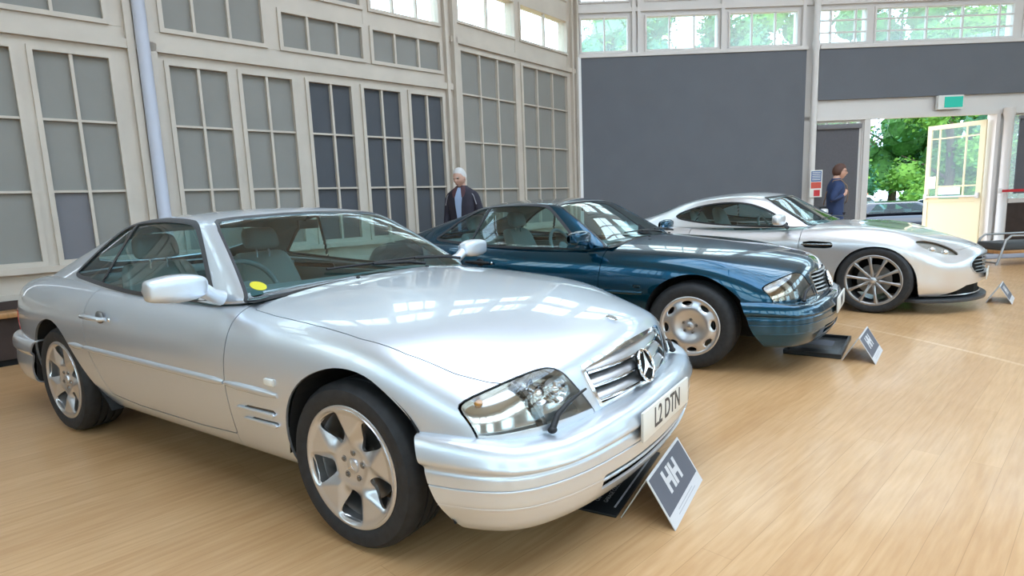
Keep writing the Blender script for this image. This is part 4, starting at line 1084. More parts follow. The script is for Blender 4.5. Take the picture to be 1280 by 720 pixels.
def build_room():
    fl = MB().box((-14, -16, -.2), (16, 20, 0)); f = fl.build('floor', floor_material()); put(f, kind='structure')
    AB = WallF((-5.25, -.30), 78.3); Cw = WallF((-4.1265, 5.1253), 85.); Dw = WallF((-3.823, 8.591), 36.)
    Dw.len = 11.5
    nwin = [0]
    def wn(): nwin[0] += 1; return 'window_%d' % nwin[0]
    H = 7.2
    # ---- left wall: solid bands between the glazing
    def struct(mb, name, mat): return put(mb.build(name, mat), kind='structure')
    S0, S1 = -5.2, 5.54
    wl = MB(); AB.box(wl, S0, S1, -.20, 0, 0, .86); AB.box(wl, S0, S1, -.20, 0, 2.90, 3.18); AB.box(wl, S0, 1.14, -.2, 0, 4.62, 4.85)
    for s in (-1.75, -4.6, 2.33): pass
    ab_posts = [(-5.2, -4.9), (-3.55, -3.2), (-1.9, -1.65), (.36, .44), (1.14, 1.60), (2.29, 2.36), (3.05, 3.18), (3.86, 3.96), (4.63, 4.72), (5.38, 5.54)]
    for a, b in ab_posts: AB.box(wl, a, b, -.19, .004, .86, 2.90)
    for a, b in ((-5.2, -4.9), (-3.55, -3.2), (-1.9, -1.65), (-.30, -.26), (1.14, 1.60), (2.75, 2.90), (4.08, 4.16), (5.38, 5.54)): AB.box(wl, a, b, -.19, .004, 3.18, 5.9)
    for a, b in ((-.30, -.26), (.36, .44)): AB.box(wl, a, b, -.19, .003, 4.85, 5.9)
    AB.box(wl, S0, S1, -.2, 0, 3.66 if False else 5.9, H)
    AB.box(wl, 2.9, 5.38, -.2, 0, 3.66, 3.84); AB.box(wl, 1.14, S1, -.2, 0, 4.62, 4.85)
    struct(wl, 'wall_left', M_FRAME)
    tr = MB(); AB.box(tr, S0, S1, 0, .05, 2.97, 3.06); AB.box(tr, S0, S1, 0, .07, .80, .86); AB.box(tr, S0, S1, 0, .03, .50, .62)
    struct(tr, 'trim_1', M_FRAME)
    # pilasters with the pale blue cast post
    pp = MB(); AB.box(pp, 1.27, 1.34, 0, .06, 0, 6.0); AB.box(pp, 1.47, 1.54, 0, .05, 0, 6.0); AB.box(pp, 5.42, 5.47, 0, .07, 0, 6.0); AB.box(pp, -1.8, -1.74, 0, .06, 0, 6.0)
    struct(pp, 'trim_2', M_FRAME)
    lower = [(-4.9, -3.55, [-4.22], 0), (-3.2, -1.9, [-2.55], 0), (-1.65, -.66, [-1.12], 0), (-.62, .36, [-.12], 0), (.44, 1.14, [.78], 2), (1.60, 2.29, [1.94], 0), (2.36, 3.05, [2.70], 0), (3.18, 3.86, [3.53], 1), (3.96, 4.63, [4.29], 1), (4.72, 5.38, [5.06], 1)]
    for s0, s1, vs, k in lower:
        mat = M_BLINDD if k == 1 else M_BLIND
        o = window(AB, wn(), s0, s1, .86, 2.90, vs, [1.56, 2.235], mat, fr=.045)
        if k == 2:
            pm = MB(); AB.box(pm, s0+.045, vs[0]-.012, -.0278, -.022, .905, 1.55); pm.build('pane', M_BLINDM, o)
    for s0, s1, vs in ((-4.9, -3.55, [-4.45, -4.0]), (-3.2, -1.9, [-2.77, -2.33]), (-1.65, -.30, [-1.2, -.75]), (-.26, 1.14, [.2, .68]), (1.60, 2.75, [1.95, 2.33])):
        window(AB, wn(), s0, s1, 3.18, 4.62, vs, [3.9], M_BLIND, fr=.045)
    for s0, s1, vs in ((2.90, 4.08, [3.28, 3.68]), (4.16, 5.38, [4.56, 4.96])):
        window(AB, wn(), s0, s1, 3.18, 3.66, vs, [], M_BLIND, fr=.045)
        window(AB, wn(), s0, s1, 3.84, 4.62, vs, [], M_BLIND if s0 < 4 else M_PANE, fr=.045)
    for s0, s1, vs in ((-4.9, -3.55, [-4.22]), (-3.2, -1.9, [-2.55]), (-1.65, .36, [-1.0, -.3]), (.44, 1.14, [.78]), (1.60, 2.75, [2.15]), (2.9, 4.08, [3.5]), (4.16, 5.38, [4.76])):
        window(AB, wn(), s0, s1, 4.85, 5.90, vs, [5.55], M_PANE, fr=.04)
    # ---- second facet
    CL = 3.48
    wc = MB(); Cw.box(wc, 0, CL, -.2, 0, 0, .86); Cw.box(wc, 0, CL, -.2, 0, 3.62, 3.96); Cw.box(wc, 0, CL, -.2, 0, 4.58, 4.90); Cw.box(wc, 0, CL, -.2, 0, 6.0, H)
    for a, b in ((0, .16), (1.60, 1.72), (3.20, CL)): Cw.box(wc, a, b, -.19, .004, .86, 6.0)
    struct(wc, 'wall_back_left', M_FRAME)
    tc = MB(); Cw.box(tc, 0, CL, 0, .05, 3.66, 3.74); Cw.box(tc, .02, .07, 0, .08, 0, 6.0); Cw.box(tc, .10, .14, 0, .05, 0, 6.0); Cw.box(tc, 3.30, 3.36, 0, .06, 0, 6.0); Cw.box(tc, 3.42, 3.48, 0, .1, 0, 6.0); Cw.box(tc, 0, CL, 0, .06, .80, .86)
    struct(tc, 'trim_4', M_FRAME)
    window(Cw, wn(), .16, 1.60, .86, 3.62, [.66, 1.10], [1.52, 2.24, 2.95], M_BLIND, fr=.05)
    window(Cw, wn(), 1.72, 3.20, .86, 3.62, [2.20, 2.68], [1.52, 2.24, 2.95], M_BLIND, fr=.05)
    window(Cw, wn(), .16, 1.60, 3.96, 4.58, [.88], [], M_PANE, fr=.035)
    window(Cw, wn(), 1.72, 3.20, 3.96, 4.58, [2.46], [], M_PANE, fr=.035)
    window(Cw, wn(), .16, 1.60, 4.90, 6.0, [.64, 1.12], [5.5], M_PANE, fr=.035); window(Cw, wn(), 1.72, 3.20, 4.90, 6.0, [2.2, 2.7], [5.5], M_PANE, fr=.035)
    # ---- back wall with the doorway
    DL = Dw.len
    wd = MB(); Dw.box(wd, 0, 4.45, -.2, 0, 0, 4.00); Dw.box(wd, 4.45, DL, -.2, 0, 2.62, 4.02); Dw.box(wd, 0, DL, -.2, 0, 4.68, 4.92); Dw.box(wd, 0, DL, -.2, 0, 6.0, H)
    Dw.box(wd, 4.45, 5.60, -.2, 0, 0, .60); Dw.box(wd, 4.45, 4.68, -.2, 0, .6, 2.7); Dw.box(wd, 5.64, 5.80, -.2, 0, 0, 2.7); Dw.box(wd, 8.30, 8.60, -.2, 0, 0, 2.7); Dw.box(wd, 8.6, DL, -.2, 0, 0, .55)
    ups = [(0, .10, 1.04), (1, 1.34, 2.76), (2, 2.94, 4.30), (3, 4.66, 5.64), (4, 5.76, 8.50), (5, 8.66, 11.4)]
    edges = [0]+[e for _, a, b in ups for e in (a, b)]+[DL]
    for a, b in zip(edges[0::2], edges[1::2]): Dw.box(wd, a, b, -.19, .004, 4.0, 6.0)
    struct(wd, 'wall_back', M_FRAMEW)
    for k, a, b in ups:
        w_ = b-a
        vs = {0: [a+w_/2], 1: [a+w_/3, a+2*w_/3], 2: [a+w_/3, a+2*w_/3], 3: [4.92, 5.40], 4: [6.06, 6.78, 7.48, 8.2], 5: [9.2, 9.8, 10.4]}[k]
        hs = [4.24, 4.46] if k >= 3 else []
        window(Dw, wn(), a, b, 4.02, 4.68, vs, hs, M_PANEH, fr=.035, mt=.03, frame=M_FRAMEW)
        window(Dw, wn(), a, b, 4.92, 6.0, vs, [5.4], M_PANE, fr=.035, mt=.03, frame=M_FRAMEW)
    td = MB(); Dw.box(td, 0, DL, 0, .06, 4.74, 4.82); Dw.box(td, 4.7, DL, 0, .05, 2.60, 2.70); Dw.box(td, 5.66, 5.78, 0, .04, 0, 2.62); Dw.box(td, 8.28, 8.36, 0, .05, 0, 2.62)
    for x in (1.12, 1.22, 2.82, 4.38): Dw.box(td, x-.03, x+.03, 0, .07, 3.98, 6.0)
    struct(td, 'trim_5', M_FRAMEW)
    # dark cloth screen panels covering the wall
    pn = MB(); Dw.box(pn, .10, 4.44, .01, .07, 0, 3.93); o = pn.build('cloth_screen', M_FELT); put(o, 'large charcoal cloth screen covering the wall behind the green car', 'screen')
    pr = MB(); Dw.box(pr, .06, 4.46, .0, .10, 3.93, 4.0); pr.build('screen_rail', M_FRAMEW, o); pr = MB(); Dw.box(pr, .02, .10, 0, .1, 0, 3.95); pr.build('screen_edge', principled('white_edge', (.85, .85, .85), .5), o)
    pn = MB(); Dw.box(pn, 4.70, DL, .01, .07, 2.99, 3.93); o = pn.build('cloth_screen', M_FELT); put(o, 'long charcoal cloth band above the open doorway', 'screen')
    pr = MB(); Dw.box(pr, 4.70, DL, .0, .10, 3.93, 4.0); pr.build('screen_rail', M_FRAMEW, o)
    # round cast column and column by the door
    c = MB().lathe([(.085, 0), (.085, .12), (.062, .16), (.058, 3.9), (.075, 4.0), (.058, 4.08), (.058, 7.0)], 24, 'z'); x, y, z = Dw.pt(4.57, .16, 0)
    o = c.build('column', M_FRAMEW, smooth=True); o.location = (x, y, 0); put(o, 'slim white cast column at the end of the charcoal screen, beside the notice', 'column')
    c = MB().lathe([(.11, 0), (.11, .10), (.085, .14), (.078, 2.5), (.10, 2.6), (.10, 2.7)], 24, 'z'); x, y, z = Dw.pt(8.45, .14, 0)
    o = c.build('column', M_FRAMEW, smooth=True); o.location = (x, y, 0); put(o, 'thick white column right of the open cream door', 'column')
    c = MB().lathe([(.09, 0), (.09, .12), (.065, .16), (.06, 3.9), (.08, 4.0), (.06, 4.08), (.06, 7.0)], 24, 'z'); x, y, z = AB.pt(1.405, .09, 0)
    o = c.build('column', M_POSTB, smooth=True); o.location = (x, y, 0); put(o, 'pale blue column against the left window wall behind the silver hard top', 'column')
    # side light with roller blind left of the door
    w2 = window(Dw, wn(), 4.68, 5.64, .60, 2.62, [4.95, 5.38], [], M_PANEH, fr=.045, frame=M_FRAMEW, d=-.05)
    bl = MB(); Dw.box(bl, 4.72, 5.58, -.02, 0, .64, 2.46); o = bl.build('roller_blind', M_BLINDDOOR); put(o, 'slate roller blind pulled down left of the doorway, behind the person in navy', 'blind')
    bl = MB(); Dw.box(bl, 4.72, 5.60, -.03, .05, 2.44, 2.53); bl.build('blind_cassette', M_BLINDM, o, bevel=.01)
    w3 = window(Dw, wn(), 8.62, 11.3, .60, 2.62, [9.4, 10.2], [], M_PANEH, fr=.045, frame=M_FRAMEW, d=-.05)
    bl = MB(); Dw.box(bl, 8.80, 11.2, -.02, 0, 1.04, 2.50); o = bl.build('roller_blind', M_BLINDDOOR); put(o, 'wide slate roller blind right of the thick door column', 'blind')
    bl = MB(); Dw.box(bl, 8.78, 11.2, -.03, .04, 2.49, 2.56); bl.build('blind_cassette', M_BLINDM, o, bevel=.01)
    # sill rail and dark dado right of the column
    pd = MB(); Dw.box(pd, 8.64, 11.2, .0, .05, .0, .86); o = pd.build('dado_panel', M_DARKWOOD); put(o, 'dark brown dado panel low on the wall at the right edge', 'panel')
    pd = MB(); Dw.box(pd, 8.62, 11.2, .0, .09, .86, .95); pd.build('dado_rail', M_FRAMEW, o)
    # exit sign over the door
    ex = MB(); Dw.box(ex, 7.02, 7.52, .075, .14, 2.72, 2.98); o = ex.build('exit_sign', principled('exit_case', (.75, .75, .72), .4)); put(o, 'small green exit sign box over the doorway', 'sign')
    ex = MB(); Dw.box(ex, 7.14, 7.50, .14, .146, 2.75, 2.95); ex.build('sign_face', principled('exit_green', (.0, .30, .22), .3, emit=(0, .30, .22), estr=.6), o)
    # glazed cream door, standing open outwards
    hx = Dw.pt(8.22, -.10, 0)
    dr = empty('door_1', None, None, hx, 0); put(dr, kind='structure')
    ang = R(36+180+57.)   # towards outside
    dr.rotation_euler = (0, 0, R(36+180-66))
    W = 1.08; m = MB(); zT = 2.52; zM = .98
    for a, b in ((0, .10), (W-.08, W)): m.box((a, -.025, .02), (b, .025, zT))
    m.box((.1, -.025, zT-.09), (W-.08, .025, zT)); m.box((.1, -.025, .02), (W-.08, .025, .22)); m.box((.1, -.025, zM-.06), (W-.08, .025, zM+.06))
    for a in (.34, .84): m.box((a-.014, -.018, zM+.06), (a+.014, .018, zT-.09))
    for z in (1.24, 2.24): m.box((.1, -.016, z-.014), (W-.08, .016, z+.014))
    m.build('door_frame', M_CREAM, dr); MB().box((.1, -.012, .22), (W-.08, .012, zM-.06)).build('door_panel', M_CREAM, dr)
    MB().box((.1, -.004, zM+.06), (W-.08, .004, zT-.09)).build('door_glass', M_PANE, dr)
    bar = MB().tube([(.06, .06, 1.02), (.5, .09, 1.02), (W-.04, .06, 1.02)], .020, 10); bar.box((.03, .02, .98), (.09, .07, 1.09)).box((W-.07, .02, .98), (W-.01, .07, 1.09)); bar.build('push_bar', M_FRAMEW, dr, smooth=True)
    MB().box((.86, .026, 1.20), (1.03, .030, 1.46)).build('door_notice', M_PLATE, dr); MB().box((.38, .020, 1.07), (.80, .026, 1.22)).build('door_notice', principled('pale_notice', (.7, .8, .85), .5), dr)
    MB().box((.40, .026, .985), (.78, .030, 1.045)).build('push_sign', principled('push_green', (.05, .45, .35), .4), dr)
    # fire safety notice on the white column
    s = MB(); Dw.box(s, 4.50, 4.74, .24, .25, 1.14, 1.66); o = s.build('safety_notice', M_PLATE); put(o, 'blue and red safety notice fixed to the slim white column', 'sign')
    s = MB(); Dw.box(s, 4.52, 4.72, .25, .252, 1.44, 1.64); s.build('blue_panel', principled('notice_blue', (.10, .17, .36), .5), o)
    s = MB(); Dw.box(s, 4.52, 4.72, .25, .252, 1.31, 1.43); s.build('red_panel', principled('notice_red', (.65, .10, .07), .5), o)
    s = MB(); Dw.box(s, 4.58, 4.70, .25, .252, 1.16, 1.28); s.build('red_pictogram', principled('notice_red2', (.6, .04, .05), .5), o)
    lines = MB()
    for k in range(5): Dw.box(lines, 4.54, 4.70, .252, .253, 1.47+k*.034, 1.482+k*.034)
    lines.build('notice_lines', M_PLATE, o)
    # ---- the rest of the pavilion, behind and beside the camera
    pts = [Dw.pt(DL, 0, 0)[:2], (11.2, 12.2), (12.6, 4.2), (10.2, -4.6), (4.0, -10.2), (-3.2, -10.0), AB.pt(S0, 0, 0)[:2]]
    names = ['wall_right_far', 'wall_right', 'wall_right_near', 'wall_near', 'wall_near_left', 'wall_left_near']
    for i in range(6):
        a, b = Vector(pts[i]), Vector(pts[i+1]); L = (b-a).length; yaw = math.degrees(math.atan2(b.y-a.y, b.x-a.x))
        Wf = WallF(a, yaw); m = MB(); Wf.box(m, 0, L, -.2, 0, 0, .9); Wf.box(m, 0, L, -.2, 0, 3.3, 3.8); Wf.box(m, 0, L, -.2, 0, 5.9, H)
        n = max(2, round(L/2.2)); 
        for k in range(n+1):
            c_ = L*k/n; Wf.box(m, max(0, c_-.16), min(L, c_+.16), -.2, 0, .9, 5.9)
        struct(m, names[i], M_FRAME)
        for k in range(n):
            s0, s1 = L*k/n+.16, L*(k+1)/n-.16
            if s1-s0 < .3: continue
            vs = [lerp(s0, s1, t) for t in (.25, .5, .75)]
            low = M_PANEH if i in (1, 2, 3) and k % 2 else M_BLIND
            window(Wf, wn(), s0, s1, .9, 3.3, vs, [1.6, 2.3], low, fr=.05)
            window(Wf, wn(), s0, s1, 3.8, 5.9, vs, [4.5, 5.2], M_PANE, fr=.05)
    # ceiling: boarded slopes rising to a big glazed lantern, with trusses
    ring = [AB.pt(S0, 0, 0)[:2], Cw.pt(0, 0, 0)[:2], Dw.pt(0, 0, 0)[:2]]+pts[:-1]
    cen = Vector((3.2, 2.0)); k0, k1 = .80, .80
    V = []; n = len(ring)
    for p in ring: V.append((p[0]*1.01-cen.x*.01, p[1]*1.01-cen.y*.01, H))
    for p in ring: q = Vector(p)*.58+cen*.42; V.append((q.x, q.y, 8.0))
    F = [(i, n+i, n+(i+1) % n, (i+1) % n) for i in range(n)]
    c = mesh_obj('ceiling', V, F, M_ROOF, smooth=False); put(c, kind='structure')
    # glazed lantern roof: bars
    tb = MB()
    bx = [Vector(p)*.58+cen*.42 for p in ring]
    for i in range(n):
        a, b = bx[i], bx[(i+1) % n]; tb.tube([(a.x, a.y, 8.05), (b.x, b.y, 8.05)], .14, 6); tb.tube([(a.x, a.y, 8.05), (cen.x, cen.y, 9.6)], .10, 6)
        for t in (.2, .4, .6, .8):
            p = a.lerp(cen, t); q = b.lerp(cen, t); tb.tube([(p.x, p.y, 8.05+1.55*t), (q.x, q.y, 8.05+1.55*t)], .05, 5)
        for t in (.125, .25, .375, .5, .625, .75, .875):
            p = a.lerp(b, t); tb.tube([(p.x, p.y, 8.05), (lerp(p.x, cen.x, .8), lerp(p.y, cen.y, .8), 8.05+1.24)], .035, 5)
    struct(tb, 'trim_6', M_FRAMEW)
    # beams on the walls' eaves
    # ---- bench along the left wall
    be = empty('bench', 'low dark bench with a varnished wooden top under the left windows', 'bench')
    m = MB(); AB.box(m, -3.3, 1.1, .08, .26, .06, .44); m.build('bench_box', M_DARKWOOD, be)
    m = MB(); AB.box(m, -3.35, 1.15, .06, .32, .44, .49); m.build('bench_top', M_WOODTOP, be, bevel=.01)
    m = MB(); AB.box(m, -3.35, 1.15, .06, .09, .49, .57); m.build('bench_back', M_DARKWOOD, be)
    m = MB(); AB.box(m, -3.3, 1.1, .07, .24, 0, .06); m.build('bench_plinth', M_DARK, be)
    # door mat and threshold strip
    m = MB(); Dw.box(m, 5.9, 8.3, .35, 1.35, .0, .012); o = m.build('door_mat', principled('mat_grey', (.07, .075, .09), .9), bevel=.004); put(o, 'dark grey door mat inside the open doorway', 'mat')
    m = MB(); Dw.box(m, 5.9, 10.6, 1.45, 2.1, .0, .010); o = m.build('floor_mat', principled('mat_light', (.22, .22, .25), .8), bevel=.003); put(o, 'pale grey floor mat in front of the dark door mat', 'mat')
    # red retractable barrier
    br = empty('belt_barrier', 'red belt barrier running from the thick door column to the right edge', 'barrier')
    x0 = Dw.pt(8.25, .30, 0); x1 = Dw.pt(10.4, .75, 0)
    MB().box((x0[0]-.03, x0[1]-.03, 1.06), (x0[0]+.03, x0[1]+.03, 1.16)).build('belt_holder', M_FRAMEW, br, bevel=.006)
    for q in (x1,):
        MB().lathe([(.001, 0), (.15, 0), (.15, .015), (.03, .03), (.026, .04), (.026, 1.02), (.035, 1.03), (.035, 1.14), (.001, 1.15)], 24, 'z', (q[0], q[1], 0)).build('barrier_post', M_FRAMEW, br, smooth=True)
    mb = MB(); mb.add([(x0[0], x0[1], 1.08), (x1[0], x1[1], 1.08), (x1[0], x1[1], 1.13), (x0[0], x0[1], 1.13), (x0[0]+.003, x0[1]-.004, 1.08), (x1[0]+.003, x1[1]-.004, 1.08), (x1[0]+.003, x1[1]-.004, 1.13), (x0[0]+.003, x0[1]-.004, 1.13)], [(0, 1, 2, 3), (7, 6, 5, 4), (0, 4, 5, 1), (3, 2, 6, 7)])
    mb.build('belt', principled('red_belt', (.55, .02, .03), .6), br)
    return AB, Cw, Dw
# ================================================================ outside
def leaf_mat(name, c, amt=.35):
    m = principled(name, c, .6, spec=.3); noise_tint(m, 5., amt, detail=8, bump=.6); return m
def make_tree(x, y, h, r, mats, label, seed, group='trees outside', n=2600):
    rnd = random.Random(seed); t = empty('tree', label, 'tree', (x, y, 0), group=group)
    tk = MB().tube([(0, 0, 0), (.1, .05, h*.25), (-.05, .1, h*.5), (.05, 0, h*.8)], [.28, .22, .15, .06], 10)
    for k in range(9):
        a = rnd.uniform(0, 2*PI); z = h*rnd.uniform(.2, .6); L = r*rnd.uniform(.5, .85)
        tk.tube([(0, 0, z), (L*.5*math.cos(a), L*.5*math.sin(a), z+L*.35), (L*math.cos(a), L*math.sin(a), z+L*.6)], [.10, .06, .02], 6)
    tk.build('trunk', M_BARK, t, smooth=True)
    blobs = []
    for q in range(40):
        a = rnd.uniform(0, 2*PI); zz = rnd.uniform(.06, .93); e = r*.62*math.sqrt(rnd.random())*(1 if zz < .7 else 1.5-zz*.7); blobs.append((e*math.cos(a), e*math.sin(a), h*zz, r*rnd.uniform(.24, .36)))
    m = MB()
    for bx, by, bz, br in blobs:                                     # inner mass of the crown, lumpy
        n0 = len(m.v); m.ball((bx, by, max(bz, br*.6)), br*.70, 12, 8)
        for q in range(n0, len(m.v)): v = m.v[q]; m.v[q] = (v[0]+rnd.uniform(-.12, .12), v[1]+rnd.uniform(-.12, .12), v[2]+rnd.uniform(-.12, .12))
    for k in range(n):
        bx, by, bz, br = blobs[k % len(blobs)]
        th = rnd.uniform(0, 2*PI); cz = rnd.uniform(-.8, 1); q = math.sqrt(max(0, 1-cz*cz)); rr = br*rnd.uniform(.7, 1.1)
        c = Vector((bx+rr*q*math.cos(th), by+rr*q*math.sin(th), max(.3, bz+rr*cz)))
        s = rnd.uniform(.08, .17); a = Vector((rnd.gauss(0, 1), rnd.gauss(0, 1), rnd.gauss(0, .6))).normalized(); b = a.cross(Vector((rnd.gauss(0, 1), rnd.gauss(0, 1), rnd.gauss(0, 1)))).normalized()
        m.cur = rnd.choice((0, 0, 1)) if len(mats) > 1 else 0
        m.add([c-a*s, c+b*s*.55, c+a*s, c-b*s*.55], [(0, 1, 2, 3)])
    me = bpy.data.meshes.new('foliage'); me.from_pydata(m.v, [], m.f)
    for q in mats: me.materials.append(q)
    me.polygons.foreach_set('material_index', m.mi); o = bpy.data.objects.new('foliage', me); COL.objects.link(o); o.parent = t
    return t
M_BARK = noise_tint(principled('bark', (.10, .07, .05), .9), 9, .3)
LF = [leaf_mat('leaf_bright', (.16, .34, .05)), leaf_mat('leaf_mid', (.08, .22, .05)), leaf_mat('leaf_blue', (.06, .20, .10))]

def saloon(x, y, rz, paint, label, roofbox=False, h=1.45, L=4.4):
    car = empty('parked_car', label, 'car', (x, y, 0), rz)
    xs = [-L/2, -L/2+.12, -L*.35, -L*.15, 0, L*.15, L*.33, L/2-.15, L/2]
    zt = [.78, .92, .96, .95, .95, .94, .88, .74, .60]
    def f(i, j, k):
        w = .86*itp(i, [0, 1, 2, 6, 7, 8], [.86, .95, 1, 1, .94, .82]); c = k/4; b = (j-2)/2
        return (xs[i], b*w*[.93, .98, 1, .98, .90][k], lerp(.22, zt[i]-.05*b*b, c))
    V, Q, _ = box_cage(8, 4, 4, f); B = subdiv_shell(V, Q, 3)
    for cx in (-L*.30, L*.31):
        B = B.clip(lambda V: np.where(np.abs(V[:, 1]) > .4, np.hypot(V[:, 0]-cx, V[:, 2]-.33)-.36, 1.))
    B.solid('body_shell', paint, .01, car, inner=M_UNDER)
    bx = [-L*.46, -L*.36, -L*.1, L*.12, L*.28]; tx = [-L*.38, -L*.28, -L*.08, L*.05, L*.10]
    V, Q, _ = box_cage(4, 4, 3, lambda i, j, k: (lerp(bx[i], tx[i], k/3), (j-2)/2*lerp(.80, .60, k/3), lerp(.90, h-.05*abs((j-2)/2)**2, k/3)))
    G = subdiv_shell(V, Q, 3)
    win = [(-L*.40, .98), (-L*.31, h-.12), (L*.05, h-.12), (L*.21, .98)]
    so = lambda V: np.where(np.abs(V[:, 1]) > .45, sdpoly(V[:, 0], V[:, 2], win), -1.)
    sw = lambda V: np.where(V[:, 0] > lerp(L*.28, L*.1, .5)-.25, sdpoly(V[:, 1], V[:, 2], [(-.66, .95), (.66, .95), (.52, h-.08), (-.52, h-.08)]), -1.)
    for sg in (-1, 1): G.clip(lambda V: sg*V[:, 1]).clip(so).offset(-.004).solid('side_window', M_PARKGLASS, 0, car)
    G.clip(sw).offset(-.004).solid('windscreen', M_PARKGLASS, 0, car)
    G.clip(lambda V: -so(V)).clip(lambda V: -sw(V)).solid('roof', paint, .01, car, inner=M_TRIM)
    MB().box((-L*.4, -.7, .24), (L*.3, .7, .60)).build('cabin_floor', M_UNDER, car)
    for sg in (-1, 1):
        MB().box((-L*.05, sg*.2, .6), (L*.0+.1, sg*.62, 1.1)).build('seat', M_TRIM, car, bevel=.04)
        MB().ball((L*.17, sg*.98, .98), (.06, .10, .06), 12, 8).build('wing_mirror', paint, car, smooth=True)
        MB().ball((L/2-.12, sg*.62, .66), (.10, .16, .06), 12, 8).build('headlight', M_LENSCAR, car, smooth=True)
        for cx in (-L*.30, L*.31): make_wheel('eight', .32, .2, car, (cx, sg*.86, .32), sg)
    return car
M_PARKGLASS = glass_mat('dark_car_glass', (.30, .46, .44), ior=1.4)
M_LENSCAR = principled('lamp_lens', (.7, .7, .72), .1, coat=1.)


def build_outside(Dw):
    GZ = -.70
    g = MB().box((-80, -80, GZ-.1), (120, 140, GZ)); o = g.build('ground', noise_tint(principled('tarmac', (.16, .16, .165), .9), 6, .2)); put(o, kind='structure')
    st = MB()
    for k in range(4): Dw.box(st, 5.4, 8.9, -.25-.32*k-.32, -.25-.32*k, GZ, -.02-.17*k)
    put(st.build('trim_7', M_FRAMEW), kind='structure')
    g = MB(); Dw.box(g, -30, 70, -60, -17.0, GZ, GZ+.06); o = g.build('ground', noise_tint(principled('grass', (.08, .17, .04), .9), 3, .3)); put(o, kind='structure')
    bl = saloon(*Dw.pt(15.3, -12.6, 0)[:2], R(36), principled('black_paint', (.012, .014, .02), .25, .3, 1.), 'black estate car parked outside, seen through the doorway'); bl.location.z = GZ
    b2 = saloon(*Dw.pt(20.2, -15.4, 0)[:2], R(36), principled('navy_paint', (.02, .03, .05), .25, .3, 1.), 'dark blue car outside right of the black one, half behind the cream door'); b2.location.z = GZ
    v = saloon(*Dw.pt(15.4, -15.6, 0)[:2], R(36), principled('white_van_paint', (.7, .7, .7), .4, 0, .5), 'white vehicle with an orange roof strip parked outside beyond the black car', h=1.72, L=4.0); v.location.z = GZ
    MB().box((-1.3, -.5, 1.70), (.2, .5, 1.77)).build('roof_strip', principled('orange_strip', (.65, .22, .08), .5), v, bevel=.01)
    where = ['far left behind the charcoal screen wall', 'beyond the high windows over the left half of the charcoal screen', 'beyond the high windows over the middle of the charcoal screen', 'beyond the high windows just left of the slim white column', 'behind the white vehicle, at the left side of the doorway', 'in the middle of the doorway, left of the open door', 'seen through the upper glass of the open cream door', 'beyond the thick column right of the door', 'beyond the blind at the right edge', 'outermost on the right of the row']
    k = 0
    for i in range(3, 10):
        x, y, _ = Dw.pt(-12+5.9*i, -20.5-(i % 2)*1.0, 0)
        t = make_tree(x, y, 9.5+(i*37 % 5)*.7, 3.1, [LF[i % 3], LF[(i+1) % 3]], 'leafy tree outside, '+where[i], 100+i, n=14000 if 4 <= i <= 6 else 5000); t.location.z = GZ
    back = ['leftmost, above the charcoal screen', 'right of the slim white column', 'filling the gaps between the trees in the doorway', 'rightmost, beyond the thick door column']
    for i in range(4):
        x, y, _ = Dw.pt(8.3+9.3*i, -30, 0)
        t = make_tree(x, y, 15+(i % 3), 5.0, [LF[(i+2) % 3], LF[i % 3]], 'tall tree of the back row outside, '+back[i], 200+i, group='trees of the back row', n=9000); t.location.z = GZ

# ================================================================ name cards, trays
M_CARD = principled('card_slate', (.105, .115, .145), .5); M_CARDW = principled('card_white', (.62, .62, .64), .45); M_TRAYB = principled('tray_black', (.018, .020, .022), .35)
def tent_card(loc, rz, label, txt=True):
    t = empty('name_card', label, 'sign', loc, rz, 'tent cards on the floor')
    # local: bottom front edge along y at x=0, leans back to the apex
    w = .475; hx, hz = -.112, .182; bx = -.215; L = math.hypot(hx, hz); th = .004
    M = Matrix(((0, hx/L, hz/L, 0), (1, 0, 0, 0), (0, hz/L, -hx/L, 0), (0, 0, 0, 1)))     # local (along, up the face, outwards)
    m = MB().box((0, .001, -th), (w, L, 0), M); f = m.build('card_face', M_CARDW, t)
    MB().box((.012, .050, 0), (w-.012, L-.008, .0008), M).build('printed_panel', M_CARD, f)
    L2 = math.hypot(bx-hx, hz); M2 = Matrix(((0, (hx-bx)/L2, -hz/L2, bx), (1, 0, 0, 0), (0, hz/L2, (hx-bx)/L2, 0), (0, 0, 0, 1)))
    MB().box((0, .001, 0), (w, L2, th), M2).build('card_back', M_CARDW, t)
    T = M @ Matrix.Translation((w*.47, .135, .0012))
    text_mesh('card_text', 'HH', M_CARDW, .115, f, .0006, T, sx=1.15, bold=.006)
    lines = MB()
    for k in range(2): lines.box((.10+.02*k, .020+.012*k, 0), (.37-.03*k, .023+.012*k, .0006), M)
    lines.build('small_print', principled('small_print_grey', (.40, .40, .43), .5), f)
    return t
